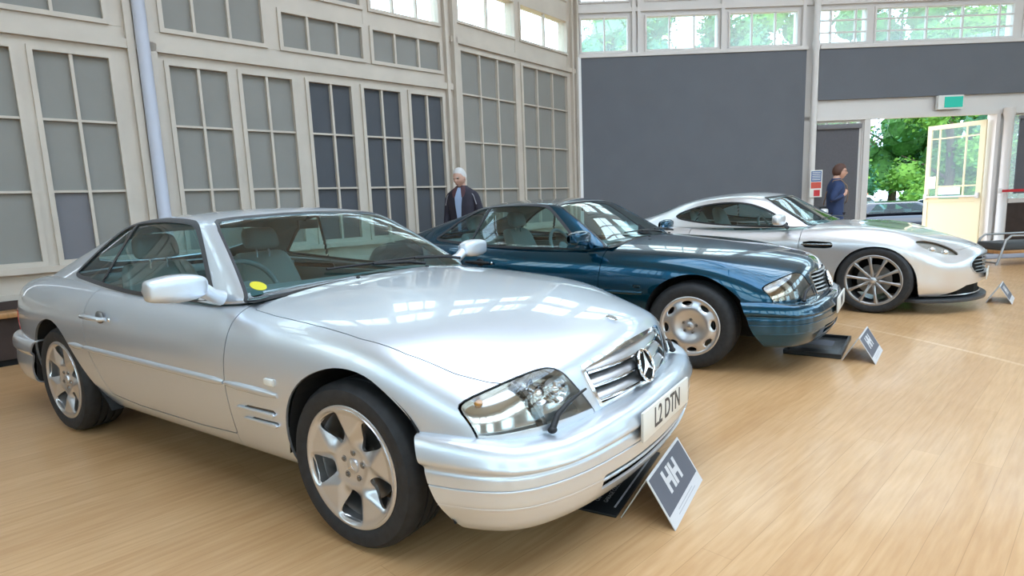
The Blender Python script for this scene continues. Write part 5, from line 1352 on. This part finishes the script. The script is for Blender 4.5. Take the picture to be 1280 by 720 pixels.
def tray(loc, rz, label, kind):
    t = empty('display_mat', label, 'mat', loc, rz, None)
    w, d = (.68, .235) if kind == 0 else (.72, .40)
    m = MB().box((-d, 0, 0), (0, w, .012)); b = m.build('mat_board', M_TRAYB, t, bevel=.004)
    if kind == 1:
        for a0, a1 in (((-d, 0, .012), (0, .02, .035)), ((-d, w-.02, .012), (0, w, .035)), ((-d, .02, .012), (-d+.02, w-.02, .035)), ((-.02, .02, .012), (0, w-.02, .035))): MB().box(a0, a1).build('tray_rim', M_TRAYB, t)
        MB().box((-d+.06, .22, .0125), (-.05, .235, .0132)).build('printed_line', M_CARD, b); MB().box((-.30, .36, .0125), (-.10, .56, .0132)).build('printed_block', M_CARD, b)
    else:
        MB().box((-.218, .03, .0122), (-.200, w-.10, .0130)).build('printed_line', M_CARD, b); MB().box((-.030, .06, .0122), (-.022, w-.10, .0130)).build('printed_line', M_CARDW, b); MB().box((-.218, w-.10, .0122), (-.022, w-.092, .0130)).build('printed_line', M_CARD, b)
        T = Matrix.Translation((-.115, .49, .0132)) @ Matrix.Rotation(PI/2, 4, 'Z'); text_mesh('mat_text', 'HH', M_CARDW, .11, b, .0004, T, sx=1.15, bold=.005)
        T = Matrix.Translation((-.075, .22, .0132)) @ Matrix.Rotation(PI/2, 4, 'Z'); text_mesh('mat_text', 'GARAGE COLLECTION', M_CARDW, .026, b, .0003, T)
        T = Matrix.Translation((-.110, .13, .0132)) @ Matrix.Rotation(PI/2, 4, 'Z'); text_mesh('mat_text', 'ON THE', M_CARDW, .026, b, .0003, T)
    return t
def build_displays():
    tent_card((.981, -.159, 0), R(4), 'slate and white tent card lettered HH before the nose of the nearest silver coupe')
    tent_card((1.495, 2.736, 0), R(-3), 'slate and white tent card on the floor in front of the green coupe')
    tent_card((2.56, 5.86, 0), R(-8), 'small slate tent card on the floor before the furthest silver sports coupe')
    tray((.750, -.185, 0), R(5), 'black lettered floor mat half under the nose of the nearest silver coupe', 0)
    tray((1.270, 2.79, 0), R(-1), 'shallow black tray on the floor under the nose of the green coupe', 1)
    # low bench with a metal tube frame near the door
    b = empty('low_bench', 'low tube-framed bench with a dark padded seat at the right edge', 'bench', (3.10, 10.15, 0), R(36))
    fr = MB()
    for y in (-.24, .24): fr.tube([(-.62, y, .02), (-.60, y, .06), (-.50, y, .40), (-.42, y, .46), (.5, y, .46), (.62, y, .40), (.70, y, .02)], .018, 10)
    for x in (-.60, .66): fr.tube([(x, -.24, .05), (x, .24, .05)], .015, 8)
    fr.build('bench_frame', M_STEELF, b, smooth=True)
    MB().box((-.55, -.23, .24), (.66, .23, .36)).build('padded_seat', M_DARKPAD, b, bevel=.02); MB().box((-.58, -.24, .19), (.68, .24, .24)).build('seat_board', M_WOODTOP, b, bevel=.005)
M_STEELF = principled('grey_tube', (.35, .35, .36), .3, .8); M_DARKPAD = principled('dark_pad', (.06, .065, .07), .6)

# ================================================================ people
def skinned(name, chains, mat, parent, levels=2):
    """chains: list of lists of ((x,y,z), radius); points shared by position are one joint"""
    idx = {}; V = []; Rr = []; E = []
    for ch in chains:
        prev = None
        for p, r in ch:
            key = tuple(round(c, 4) for c in p)
            if key not in idx: idx[key] = len(V); V.append(p); Rr.append(r)
            k = idx[key]
            if prev is not None and prev != k: E.append((prev, k))
            prev = k
    me = bpy.data.meshes.new(name); me.from_pydata(V, E, []); me.update()
    o = bpy.data.objects.new(name, me); COL.objects.link(o)
    m = o.modifiers.new('k', 'SKIN'); m.use_smooth_shade = True
    if not me.skin_vertices:
        bm = bmesh.new(); bm.from_mesh(me); bm.verts.layers.skin.verify(); bm.to_mesh(me); bm.free()
    for i, sv in enumerate(me.skin_vertices[0].data): sv.radius = Rr[i] if isinstance(Rr[i], tuple) else (Rr[i], Rr[i]); sv.use_root = (i == 0)
    s = o.modifiers.new('s', 'SUBSURF'); s.levels = levels; s.render_levels = levels
    dg = bpy.context.evaluated_depsgraph_get(); me2 = bpy.data.meshes.new_from_object(o.evaluated_get(dg)); bpy.data.objects.remove(o); bpy.data.meshes.remove(me)
    me2.name = name; me2.materials.clear(); me2.materials.append(mat); me2.polygons.foreach_set('use_smooth', [True]*len(me2.polygons))
    q = bpy.data.objects.new(name, me2); COL.objects.link(q)
    if parent: q.parent = parent
    return q

def hand(wrist, dirv, palm_n, thumb_v, curl, s=1.):
    """chains for palm, four unequal fingers and a thumb; dirv along the hand, palm_n towards the palm side"""
    W = Vector(wrist); d = Vector(dirv).normalized(); n = Vector(palm_n).normalized(); t = Vector(thumb_v).normalized()
    ch = []; P = W+d*.045*s
    ch.append([(tuple(W), .024*s), (tuple(P), (.030*s))])
    for k, (off, L) in enumerate(((.030, .070), (.010, .078), (-.010, .073), (-.028, .058))):
        a = W+d*.085*s+t*off*s; q = [(tuple(P), .030*s), (tuple(a), .0115*s)]; cur = a; dd = d.copy()
        for j in range(3):
            ang = curl*(j+1)*.5; dv = (dd*math.cos(ang)+n*math.sin(ang)).normalized(); cur = cur+dv*L*s*(.44, .32, .24)[j]; q.append((tuple(cur), (.0098, .0088, .0075)[j]*s))
        ch.append(q)
    b = W+d*.030*s+t*.030*s; c = b+(d*.5+t*.7+n*.3).normalized()*.035*s; e = c+(d*.8+n*.5).normalized()*.030*s
    ch.append([(tuple(P), .030*s), (tuple(b), .014*s), (tuple(c), .0115*s), (tuple(e), .009*s)])
    return ch

def head_mesh(female=False):
    """face looks along +x; centre of the head at the origin"""
    m = MB().ball((0, 0, 0), (1, 1, 1), 56, 40); V = np.array(m.v)
    x, y, z = V[:, 0].copy(), V[:, 1].copy(), V[:, 2].copy()
    # skull: rounder behind, narrowing to the chin
    jaw = np.clip(-z, 0, 1)
    X = x*.098*np.where(x > 0, 1-.10*jaw, 1-.35*jaw**1.2); Y = y*.076*(1-.32*jaw**1.4); Z = z*.118
    X += np.where(x > 0, .012*jaw, .0)                                     # chin forward
    g = lambda cy, cz, sy, sz: np.exp(-((Y-cy)/sy)**2-((Z-cz)/sz)**2)*(x > 0)
    X += .024*g(0, -.018, .010, .020)+.010*g(0, .010, .008, .022)           # nose
    X += .006*g(0, .030, .045, .010)                                        # brow
    for s in (-1, 1):
        X -= .011*g(s*.031, .012, .016, .012); X += .005*g(s*.040, -.022, .018, .018)
    X += .007*g(0, -.052, .020, .006)+.007*g(0, -.064, .018, .006)-.004*g(0, -.058, .022, .003)
    X += .008*g(0, -.098, .022, .018)
    m.v = [tuple(p) for p in np.stack([X, Y, Z], 1)]
    return m

def make_person(loc, rz, H, label, cloth, pose, hairmat, hair, glasses, skin):
    p = empty('person', label, 'person', loc, rz); k = H/1.75
    S = lambda q: tuple(c*k for c in q)
    sh, el, wr = pose['shoulder'], pose['elbow'], pose['wrist']
    torso = [((0, 0, .96), .120), ((-.005, 0, 1.10), .112), ((.0, 0, 1.26), .140), ((-.01, 0, 1.38), .095), ((-.005, 0, 1.50), .064), ((.012, 0, 1.55), .060), ((.025, 0, 1.60), .06)]
    ch = [[(S(q), r*k) for q, r in torso]]
    for i, sg in enumerate((-1, 1)):
        ch.append([(S((-.01, 0, 1.38)), .095*k), (S((-.01, sg*.10, 1.41)), .050*k), (S(sh[i]), .046*k), (S(tuple(lerp(sh[i][q], el[i][q], .5) for q in range(3))), .048*k), (S(el[i]), .040*k), (S(tuple(lerp(el[i][q], wr[i][q], .6) for q in range(3))), .032*k), (S(wr[i]), .024*k)])
        hd, pn, tv = pose['hand'][i]; ch += hand(S(wr[i]), hd, pn, tv, pose['curl'][i], k)
        ft = pose['feet'][i]
        ch.append([(S((0, 0, .96)), .120*k), (S((0, sg*.09, .88)), .090*k), (S((.015+ft*.4, sg*.10, .50)), .060*k), (S((-.02+ft, sg*.10, .10)), .040*k), (S((.10+ft, sg*.11, .045)), .035*k)])
    body = skinned('body', ch, skin, p)
    # head: same skin, joined into the body mesh
    hm = head_mesh(); hc = Matrix.Translation(S((.045, 0, 1.632))) @ Matrix.Rotation(pose['turn'], 4, 'Z') @ Matrix.Rotation(pose['nod'], 4, 'Y') @ Matrix.Scale(k*1.04, 4)
    bm = bmesh.new(); bm.from_mesh(body.data); t = bpy.data.meshes.new('t'); t.from_pydata(hm.v, [], hm.f); t.transform(hc); bm.from_mesh(t)
    e = MB()
    for sg in (-1, 1): e.ball((-.005, sg*.074, -.005), (.018, .008, .028), 12, 8)
    t2 = bpy.data.meshes.new('t'); t2.from_pydata(e.v, [], e.f); t2.transform(hc); bm.from_mesh(t2)
    bm.to_mesh(body.data); bm.free(); bpy.data.meshes.remove(t); bpy.data.meshes.remove(t2); body.data.polygons.foreach_set('use_smooth', [True]*len(body.data.polygons))
    def hpart(mb, name, mat, **kw):
        mb.v = [tuple(hc @ Vector(v)) for v in mb.v]; return mb.build(name, mat, body, smooth=True, **kw)
    for sg in (-1, 1):
        hpart(MB().ball((.079, sg*.030, .012), (.010, .012, .007), 12, 8), 'eye', M_EYE); hpart(MB().tube([(.092, sg*.016, .030), (.092, sg*.032, .034), (.080, sg*.048, .029)], .0035, 6), 'eyebrow', hairmat)
    hpart(MB().tube([(.093, -.020, -.058), (.101, 0, -.057), (.093, .020, -.058)], .0028, 6), 'mouth', principled('lips', (.38, .16, .13), .5))
    # hair: shell over the skull
    h = head_mesh(); V = np.array(h.v); F = np.array([(f[0], f[1], f[2]) for f in h.f]+[(f[0], f[2], f[3]) for f in h.f if len(f) == 4])
    N = vnorm(V, F); 
    if (N*V).sum() < 0: N = -N; F = F[:, ::-1]
    rn = np.random.RandomState(3); bump = .003*np.sin(V[:, 1]*210+V[:, 0]*90+V[:, 2]*60)*np.cos(V[:, 0]*150)+.006*np.clip(V[:, 2]*9, 0, 1)
    w_ = np.clip(hair['f'](V)/.035, 0, 1); sh_ = Shell(V+N*((hair['t']+bump)*np.sqrt(w_)-.001)[:, None], N, F).clip(hair['f'](V)); sh_.V = np.array([tuple(hc @ Vector(v)) for v in sh_.V]); sh_.N = np.array([tuple(hc.to_3x3().normalized() @ Vector(v)) for v in sh_.N])
    sh_.solid('hair', hairmat, 0, p)
    if glasses:
        g = MB()
        for sg in (-1, 1): g.tube([(.101, sg*.032+.023*math.cos(a), .010+.017*math.sin(a)) for a in np.linspace(0, 2*PI, 16, endpoint=False)], .0018, 6, closed=True); g.tube([(.100, sg*.054, .016), (.02, sg*.078, .014)], .0018, 6)
        g.tube([(.104, -.010, .014), (.106, 0, .016), (.104, .010, .014)], .0018, 6)
        g.v = [tuple(hc @ Vector(v)) for v in g.v]; g.build('glasses', M_BLACK, p, smooth=True)
    # clothes
    g = .020*k
    JZ = [.80, .95, 1.10, 1.26, 1.37, 1.425, 1.465, 1.50, 1.525]; JW = [.190, .185, .178, .196, .208, .204, .165, .100, .072]; JD = [.128, .122, .120, .132, .122, .105, .088, .074, .066]
    jfront = lambda z, y=0.: itp(z, JZ, JD)*(max(0., 1-abs(y/itp(z, JZ, JW))**2.4))**(1/2.4)-.005
    G = []
    for z in np.linspace(JZ[0], JZ[-1], 34):
        w, d = np.interp(z, JZ, JW), np.interp(z, JZ, JD); row = []
        for a in np.linspace(0, 2*PI, 41):
            c_, s_ = math.cos(a), math.sin(a); row.append(S((math.copysign(abs(c_)**.83, c_)*d-.005, math.copysign(abs(s_)**.83, s_)*w, z)))
        G.append(row)
    tj = grid_shell(G).solid('t', cloth['jacket'], 0)
    jk = []
    for i, sg in enumerate((-1, 1)):
        jk.append([(S((-.01, sg*.10, 1.385)), .075*k), (S(sh[i]), .080*k), (S(tuple(lerp(sh[i][q], el[i][q], .5) for q in range(3))), .066*k), (S(el[i]), .058*k), (S(tuple(lerp(el[i][q], wr[i][q], .5) for q in range(3))), .050*k), (S(tuple(lerp(el[i][q], wr[i][q], .93) for q in range(3))), .040*k)])
    js = [skinned('t', [q], cloth['jacket'], None) for q in jk]
    bm = bmesh.new()
    for o_ in [tj]+js: bm.from_mesh(o_.data); bpy.data.objects.remove(o_)
    me = bpy.data.meshes.new('jacket'); bm.to_mesh(me); bm.free(); me.materials.append(cloth['jacket']); me.polygons.foreach_set('use_smooth', [True]*len(me.polygons)); me.polygons.foreach_set('material_index', [0]*len(me.polygons))
    jo = bpy.data.objects.new('jacket', me); COL.objects.link(jo); jo.parent = p
    tr = []
    for i, sg in enumerate((-1, 1)):
        ft = pose['feet'][i]; tr.append([(S((0, 0, .98)), .118*k), (S((0, sg*.090, .85)), .098*k), (S((.015+ft*.4, sg*.10, .50)), .078*k), (S((-.02+ft, sg*.10, .14)), .062*k), (S((-.02+ft, sg*.10, .06)), .062*k)])
        MB().ball(S((.05+ft, sg*.105, .045)), S((.145, .052, .045)), 20, 10).build('shoe', cloth['shoe'], p, smooth=True)
    skinned('trousers', tr, cloth['trousers'], p)
    if cloth.get('shirt'):
        rows = []
        for z in np.linspace(.86, 1.50, 24):
            hw = itp(z, [.86, 1.1, 1.38, 1.46, 1.50], [.018, .030, .055, .050, .040]); rows.append([S((jfront(z, y)+.006, y, z)) for y in np.linspace(-hw, hw, 7)])
        q = grid_shell(rows); q = q if q.N[:, 0].mean() > 0 else Shell(q.V, -q.N, q.F[:, ::-1]); q.solid('shirt', cloth['shirt'], .004*k, p)
        for sg in (-1, 1):
            rows = []
            for t in np.linspace(0, 1, 10):
                z = lerp(1.515, 1.37, t); y0, y1 = lerp(.020, .052, t), lerp(.075, .075, t)+.02*math.sin(PI*t); rows.append([S((jfront(z, y)+.012, sg*y, z)) for y in np.linspace(y0, y1, 5)])
            q = grid_shell(rows); q = q if q.N[:, 0].mean() > 0 else Shell(q.V, -q.N, q.F[:, ::-1]); q.solid('collar', cloth['collar'], .006*k, p)
        st = MB()
        for sg in (-1, 1): st.tube([S((.040, sg*.09, 1.490)), S((.050, sg*.14, 1.455)), S((.058, sg*.195, 1.39)), S((.050, sg*.232, 1.27))], .006, 6)
        st.build('jacket_piping', cloth['piping'], jo, smooth=True)
    return p
M_EYE = principled('eye', (.04, .03, .025), .2)
def build_people():
    navy = noise_tint(principled('dark_jacket', (.030, .026, .040), .75), 6, .2); 
    man = make_person((-3.44, 4.36, 0), R(-78), 1.76, 'person with white hair, dark jacket and pale blue shirt, standing behind the green coupe', dict(jacket=navy, trousers=principled('grey_trousers', (.10, .10, .11), .8), shoe=M_BLACK, shirt=principled('pale_blue_shirt', (.36, .46, .66), .7), collar=principled('maroon_collar', (.10, .045, .05), .8), piping=principled('grey_piping', (.35, .33, .36), .7)),
        dict(shoulder=[(-.01, -.185, 1.41), (-.01, .185, 1.41)], elbow=[(-.03, -.245, 1.14), (-.03, .245, 1.14)], wrist=[(.07, -.235, .91), (.07, .235, .91)], hand=[((.2, 0, -1), (0, 1, 0), (1, 0, .2)), ((.2, 0, -1), (0, -1, 0), (1, 0, .2))], curl=[.5, .5], turn=R(-12), nod=R(20), feet=[0, .05]),
        principled('white_hair', (.62, .60, .58), .7), dict(t=.008, f=lambda Q: Q[:, 2]-np.interp(Q[:, 0], [-.1, -.04, -.005, .01, .03, .05, .075, .10], [-.055, -.045, -.025, .01, .055, .070, .085, .095])+.004*np.sin(Q[:, 1]*300)), False, principled('skin_tone', (.62, .36, .27), .5))
    nv = noise_tint(principled('navy_jacket', (.025, .045, .12), .7), 6, .2)
    wo = make_person((.60, 9.05, 0), R(22), 1.66, 'person with brown hair and glasses in a navy jacket, holding a shoulder strap', dict(jacket=nv, trousers=principled('dark_trousers', (.03, .03, .05), .8), shoe=M_BLACK),
        dict(shoulder=[(-.01, -.175, 1.40), (-.01, .175, 1.40)], elbow=[(-.13, -.235, 1.16), (-.02, .235, 1.14)], wrist=[(.085, -.165, 1.245), (.06, .24, .92)], hand=[((.5, .55, .45), (-.6, .6, 0), (.1, 0, 1)), ((.2, 0, -1), (0, -1, 0), (1, 0, .2))], curl=[1.15, .5], turn=R(-4), nod=R(4), feet=[.14, -.14]),
        principled('brown_hair', (.10, .045, .03), .6), dict(t=.013, f=lambda Q: Q[:, 2]-np.interp(Q[:, 0], [-.1, -.04, .0, .012, .035, .055, .10], [-.085, -.07, -.05, .0, .045, .055, .062])+.005*np.sin(Q[:, 1]*260)), True, principled('skin_tone_two', (.66, .38, .28), .5))
    # bag with its strap, carried over the shoulder
    k = 1.66/1.75
    bag = empty('shoulder_bag', 'small dark bag with a brown strap over the shoulder of the person in navy', 'bag', (.60, 9.05, 0), R(22))
    MB().tube([tuple(c*k for c in q) for q in [(-.13, .20, 1.08), (-.14, .04, 1.28), (-.075, -.10, 1.49), (.03, -.135, 1.50), (.125, -.135, 1.40), (.165, -.09, 1.27), (.185, .02, 1.13), (.15, .20, 1.04)]], .013*k, 8, sx=.4).build('strap', principled('tan_strap', (.28, .17, .10), .6), bag, smooth=True)
    MB().box((-.16*k, .30*k, .80*k), (.14*k, .40*k, 1.05*k)).build('bag_body', M_DARKPAD, bag, bevel=.02)
# ================================================================ camera, light, sky
def camera():
    cx, cy, f = 619.877, 375.514, 752.234
    cam = bpy.data.cameras.new('camera'); o = bpy.data.objects.new('camera', cam); COL.objects.link(o)
    cam.sensor_fit = 'HORIZONTAL'; cam.sensor_width = 36; cam.lens = f*36/1280
    cam.shift_x = (640-cx)/1280; cam.shift_y = (cy-360)/1280
    yaw, pitch, roll = 2.17889294, .156743189, -.0431014301
    fw = Vector((math.cos(yaw)*math.cos(pitch), math.sin(yaw)*math.cos(pitch), -math.sin(pitch)))
    r = fw.cross(Vector((0, 0, 1))).normalized(); u = r.cross(fw)
    r2 = r*math.cos(roll)+u*math.sin(roll); u2 = -r*math.sin(roll)+u*math.cos(roll)
    M = Matrix((r2, u2, -fw)).transposed().to_4x4(); M.translation = (1.66113531, -2.26644485, 1.25181189)
    o.matrix_world = M; cam.clip_start = .05; cam.clip_end = 400
    SC.camera = o
def world():
    w = bpy.data.worlds.new('sky'); w.use_nodes = True; SC.world = w
    nt = w.node_tree; bg = nt.nodes['Background']
    tc = nt.nodes.new('ShaderNodeTexCoord'); n = nt.nodes.new('ShaderNodeTexNoise'); n.inputs['Scale'].default_value = 2.2; n.inputs['Detail'].default_value = 5
    nt.links.new(tc.outputs['Generated'], n.inputs['Vector'])
    rp = nt.nodes.new('ShaderNodeValToRGB'); rp.color_ramp.elements[0].position = .4; rp.color_ramp.elements[1].position = .65
    rp.color_ramp.elements[0].color = (.54, .74, 1.0, 1); rp.color_ramp.elements[1].color = (.90, .96, 1, 1)
    nt.links.new(n.outputs['Fac'], rp.inputs['Fac']); nt.links.new(rp.outputs['Color'], bg.inputs['Color'])
    bg.inputs['Strength'].default_value = WORLD
    vs = SC.view_settings; vs.view_transform = 'Standard'; vs.look = 'None'; vs.gamma = 1; vs.exposure = EXPO; vs.use_curve_mapping = False
    SC.cycles.max_bounces = 8; SC.cycles.diffuse_bounces = 4; SC.cycles.glossy_bounces = 4; SC.cycles.transparent_max_bounces = 16; SC.cycles.transmission_bounces = 6
    SC.cycles.sample_clamp_indirect = 8; SC.cycles.caustics_reflective = False; SC.cycles.caustics_refractive = False
    try: SC.cycles.use_denoising = True
    except Exception: pass
WORLD = 5.4; EXPO = 0.15
M_CARGLASS = glass_mat('tinted_car_glass', (.62, .82, .82), ior=1.8)
M_GRILLE = principled('grille_metal', (.5, .51, .53), .3, .9)
M_FLUTED = glass_mat('fluted_lens', (.9, .9, .9), ior=1.5, rough=.05, haze=.4)
M_CLEARIND = glass_mat('clear_indicator', (.85, .80, .75), ior=1.5, rough=.08)
M_LEATHER = principled('grey_leather', (.30, .335, .33), .5)
M_TRIM = principled('dash_trim', (.16, .21, .22), .55)
P_SILVER = principled('silver_paint', (.72, .775, .85), .37, .78, 1.0, .02)
P_SILVER2 = principled('silver_paint_two', (.76, .755, .77), .34, .78, 1.0, .02)
P_GREEN = principled('green_paint', (.0, .055, .105), .24, .8, 1.0, .012)
cfg1 = dict(label='silver two-door classic coupe with a hard top, nearest the camera', paint=P_SILVER, handle=None, seal=M_SEAL, mould=P_SILVER, repeater=M_PLATE, vents=True,
            lamp='xenon', plate='L2 DTN', grille='bars', leather=M_LEATHER, wheel='five', spin=0)
cfg2 = dict(cfg1, label='dark teal green classic coupe parked between the two silver cars', paint=P_GREEN, handle=M_BLACK, seal=M_SEAL, mould=P_GREEN, repeater=M_CLEARIND, vents=False,
            lamp='clear', plate='P10', grille='fins', wheel='eight', spin=.1)
car1 = make_sl(cfg1)
MB().lathe([(.0005, 0), (.036, 0), (.036, .002), (.0005, .002)], 28, 'z').build('parking_disc', principled('yellow_disc', (.62, .55, .02), .5), car1)
for o_ in car1.children:
    if o_.name.startswith('parking_disc'): o_.location = (-.700, -.700, .945); o_.rotation_euler = (0, R(29), 0)
car2 = make_sl(cfg2);
pc = MB().box((-.001, -.10, -.045), (.001, .10, .07)).build('paper_note', principled('pale_blue_paper', (.55, .72, .85), .6), car2); pc.location = (-.93, .30, .985); pc.rotation_euler = (0, R(-30), R(12))
car2.location = (.350, 2.926, 0); car2.rotation_euler = (0, 0, .0073)
car3 = make_gt(P_SILVER2, 'silver modern two-door sports coupe, furthest from the camera, nearest the open doorway'); car3.location = (1.45, 5.749, 0); car3.rotation_euler = (0, 0, R(-6))
AB, Cw, Dw = build_room()
build_outside(Dw); build_displays(); build_people()
camera(); world()
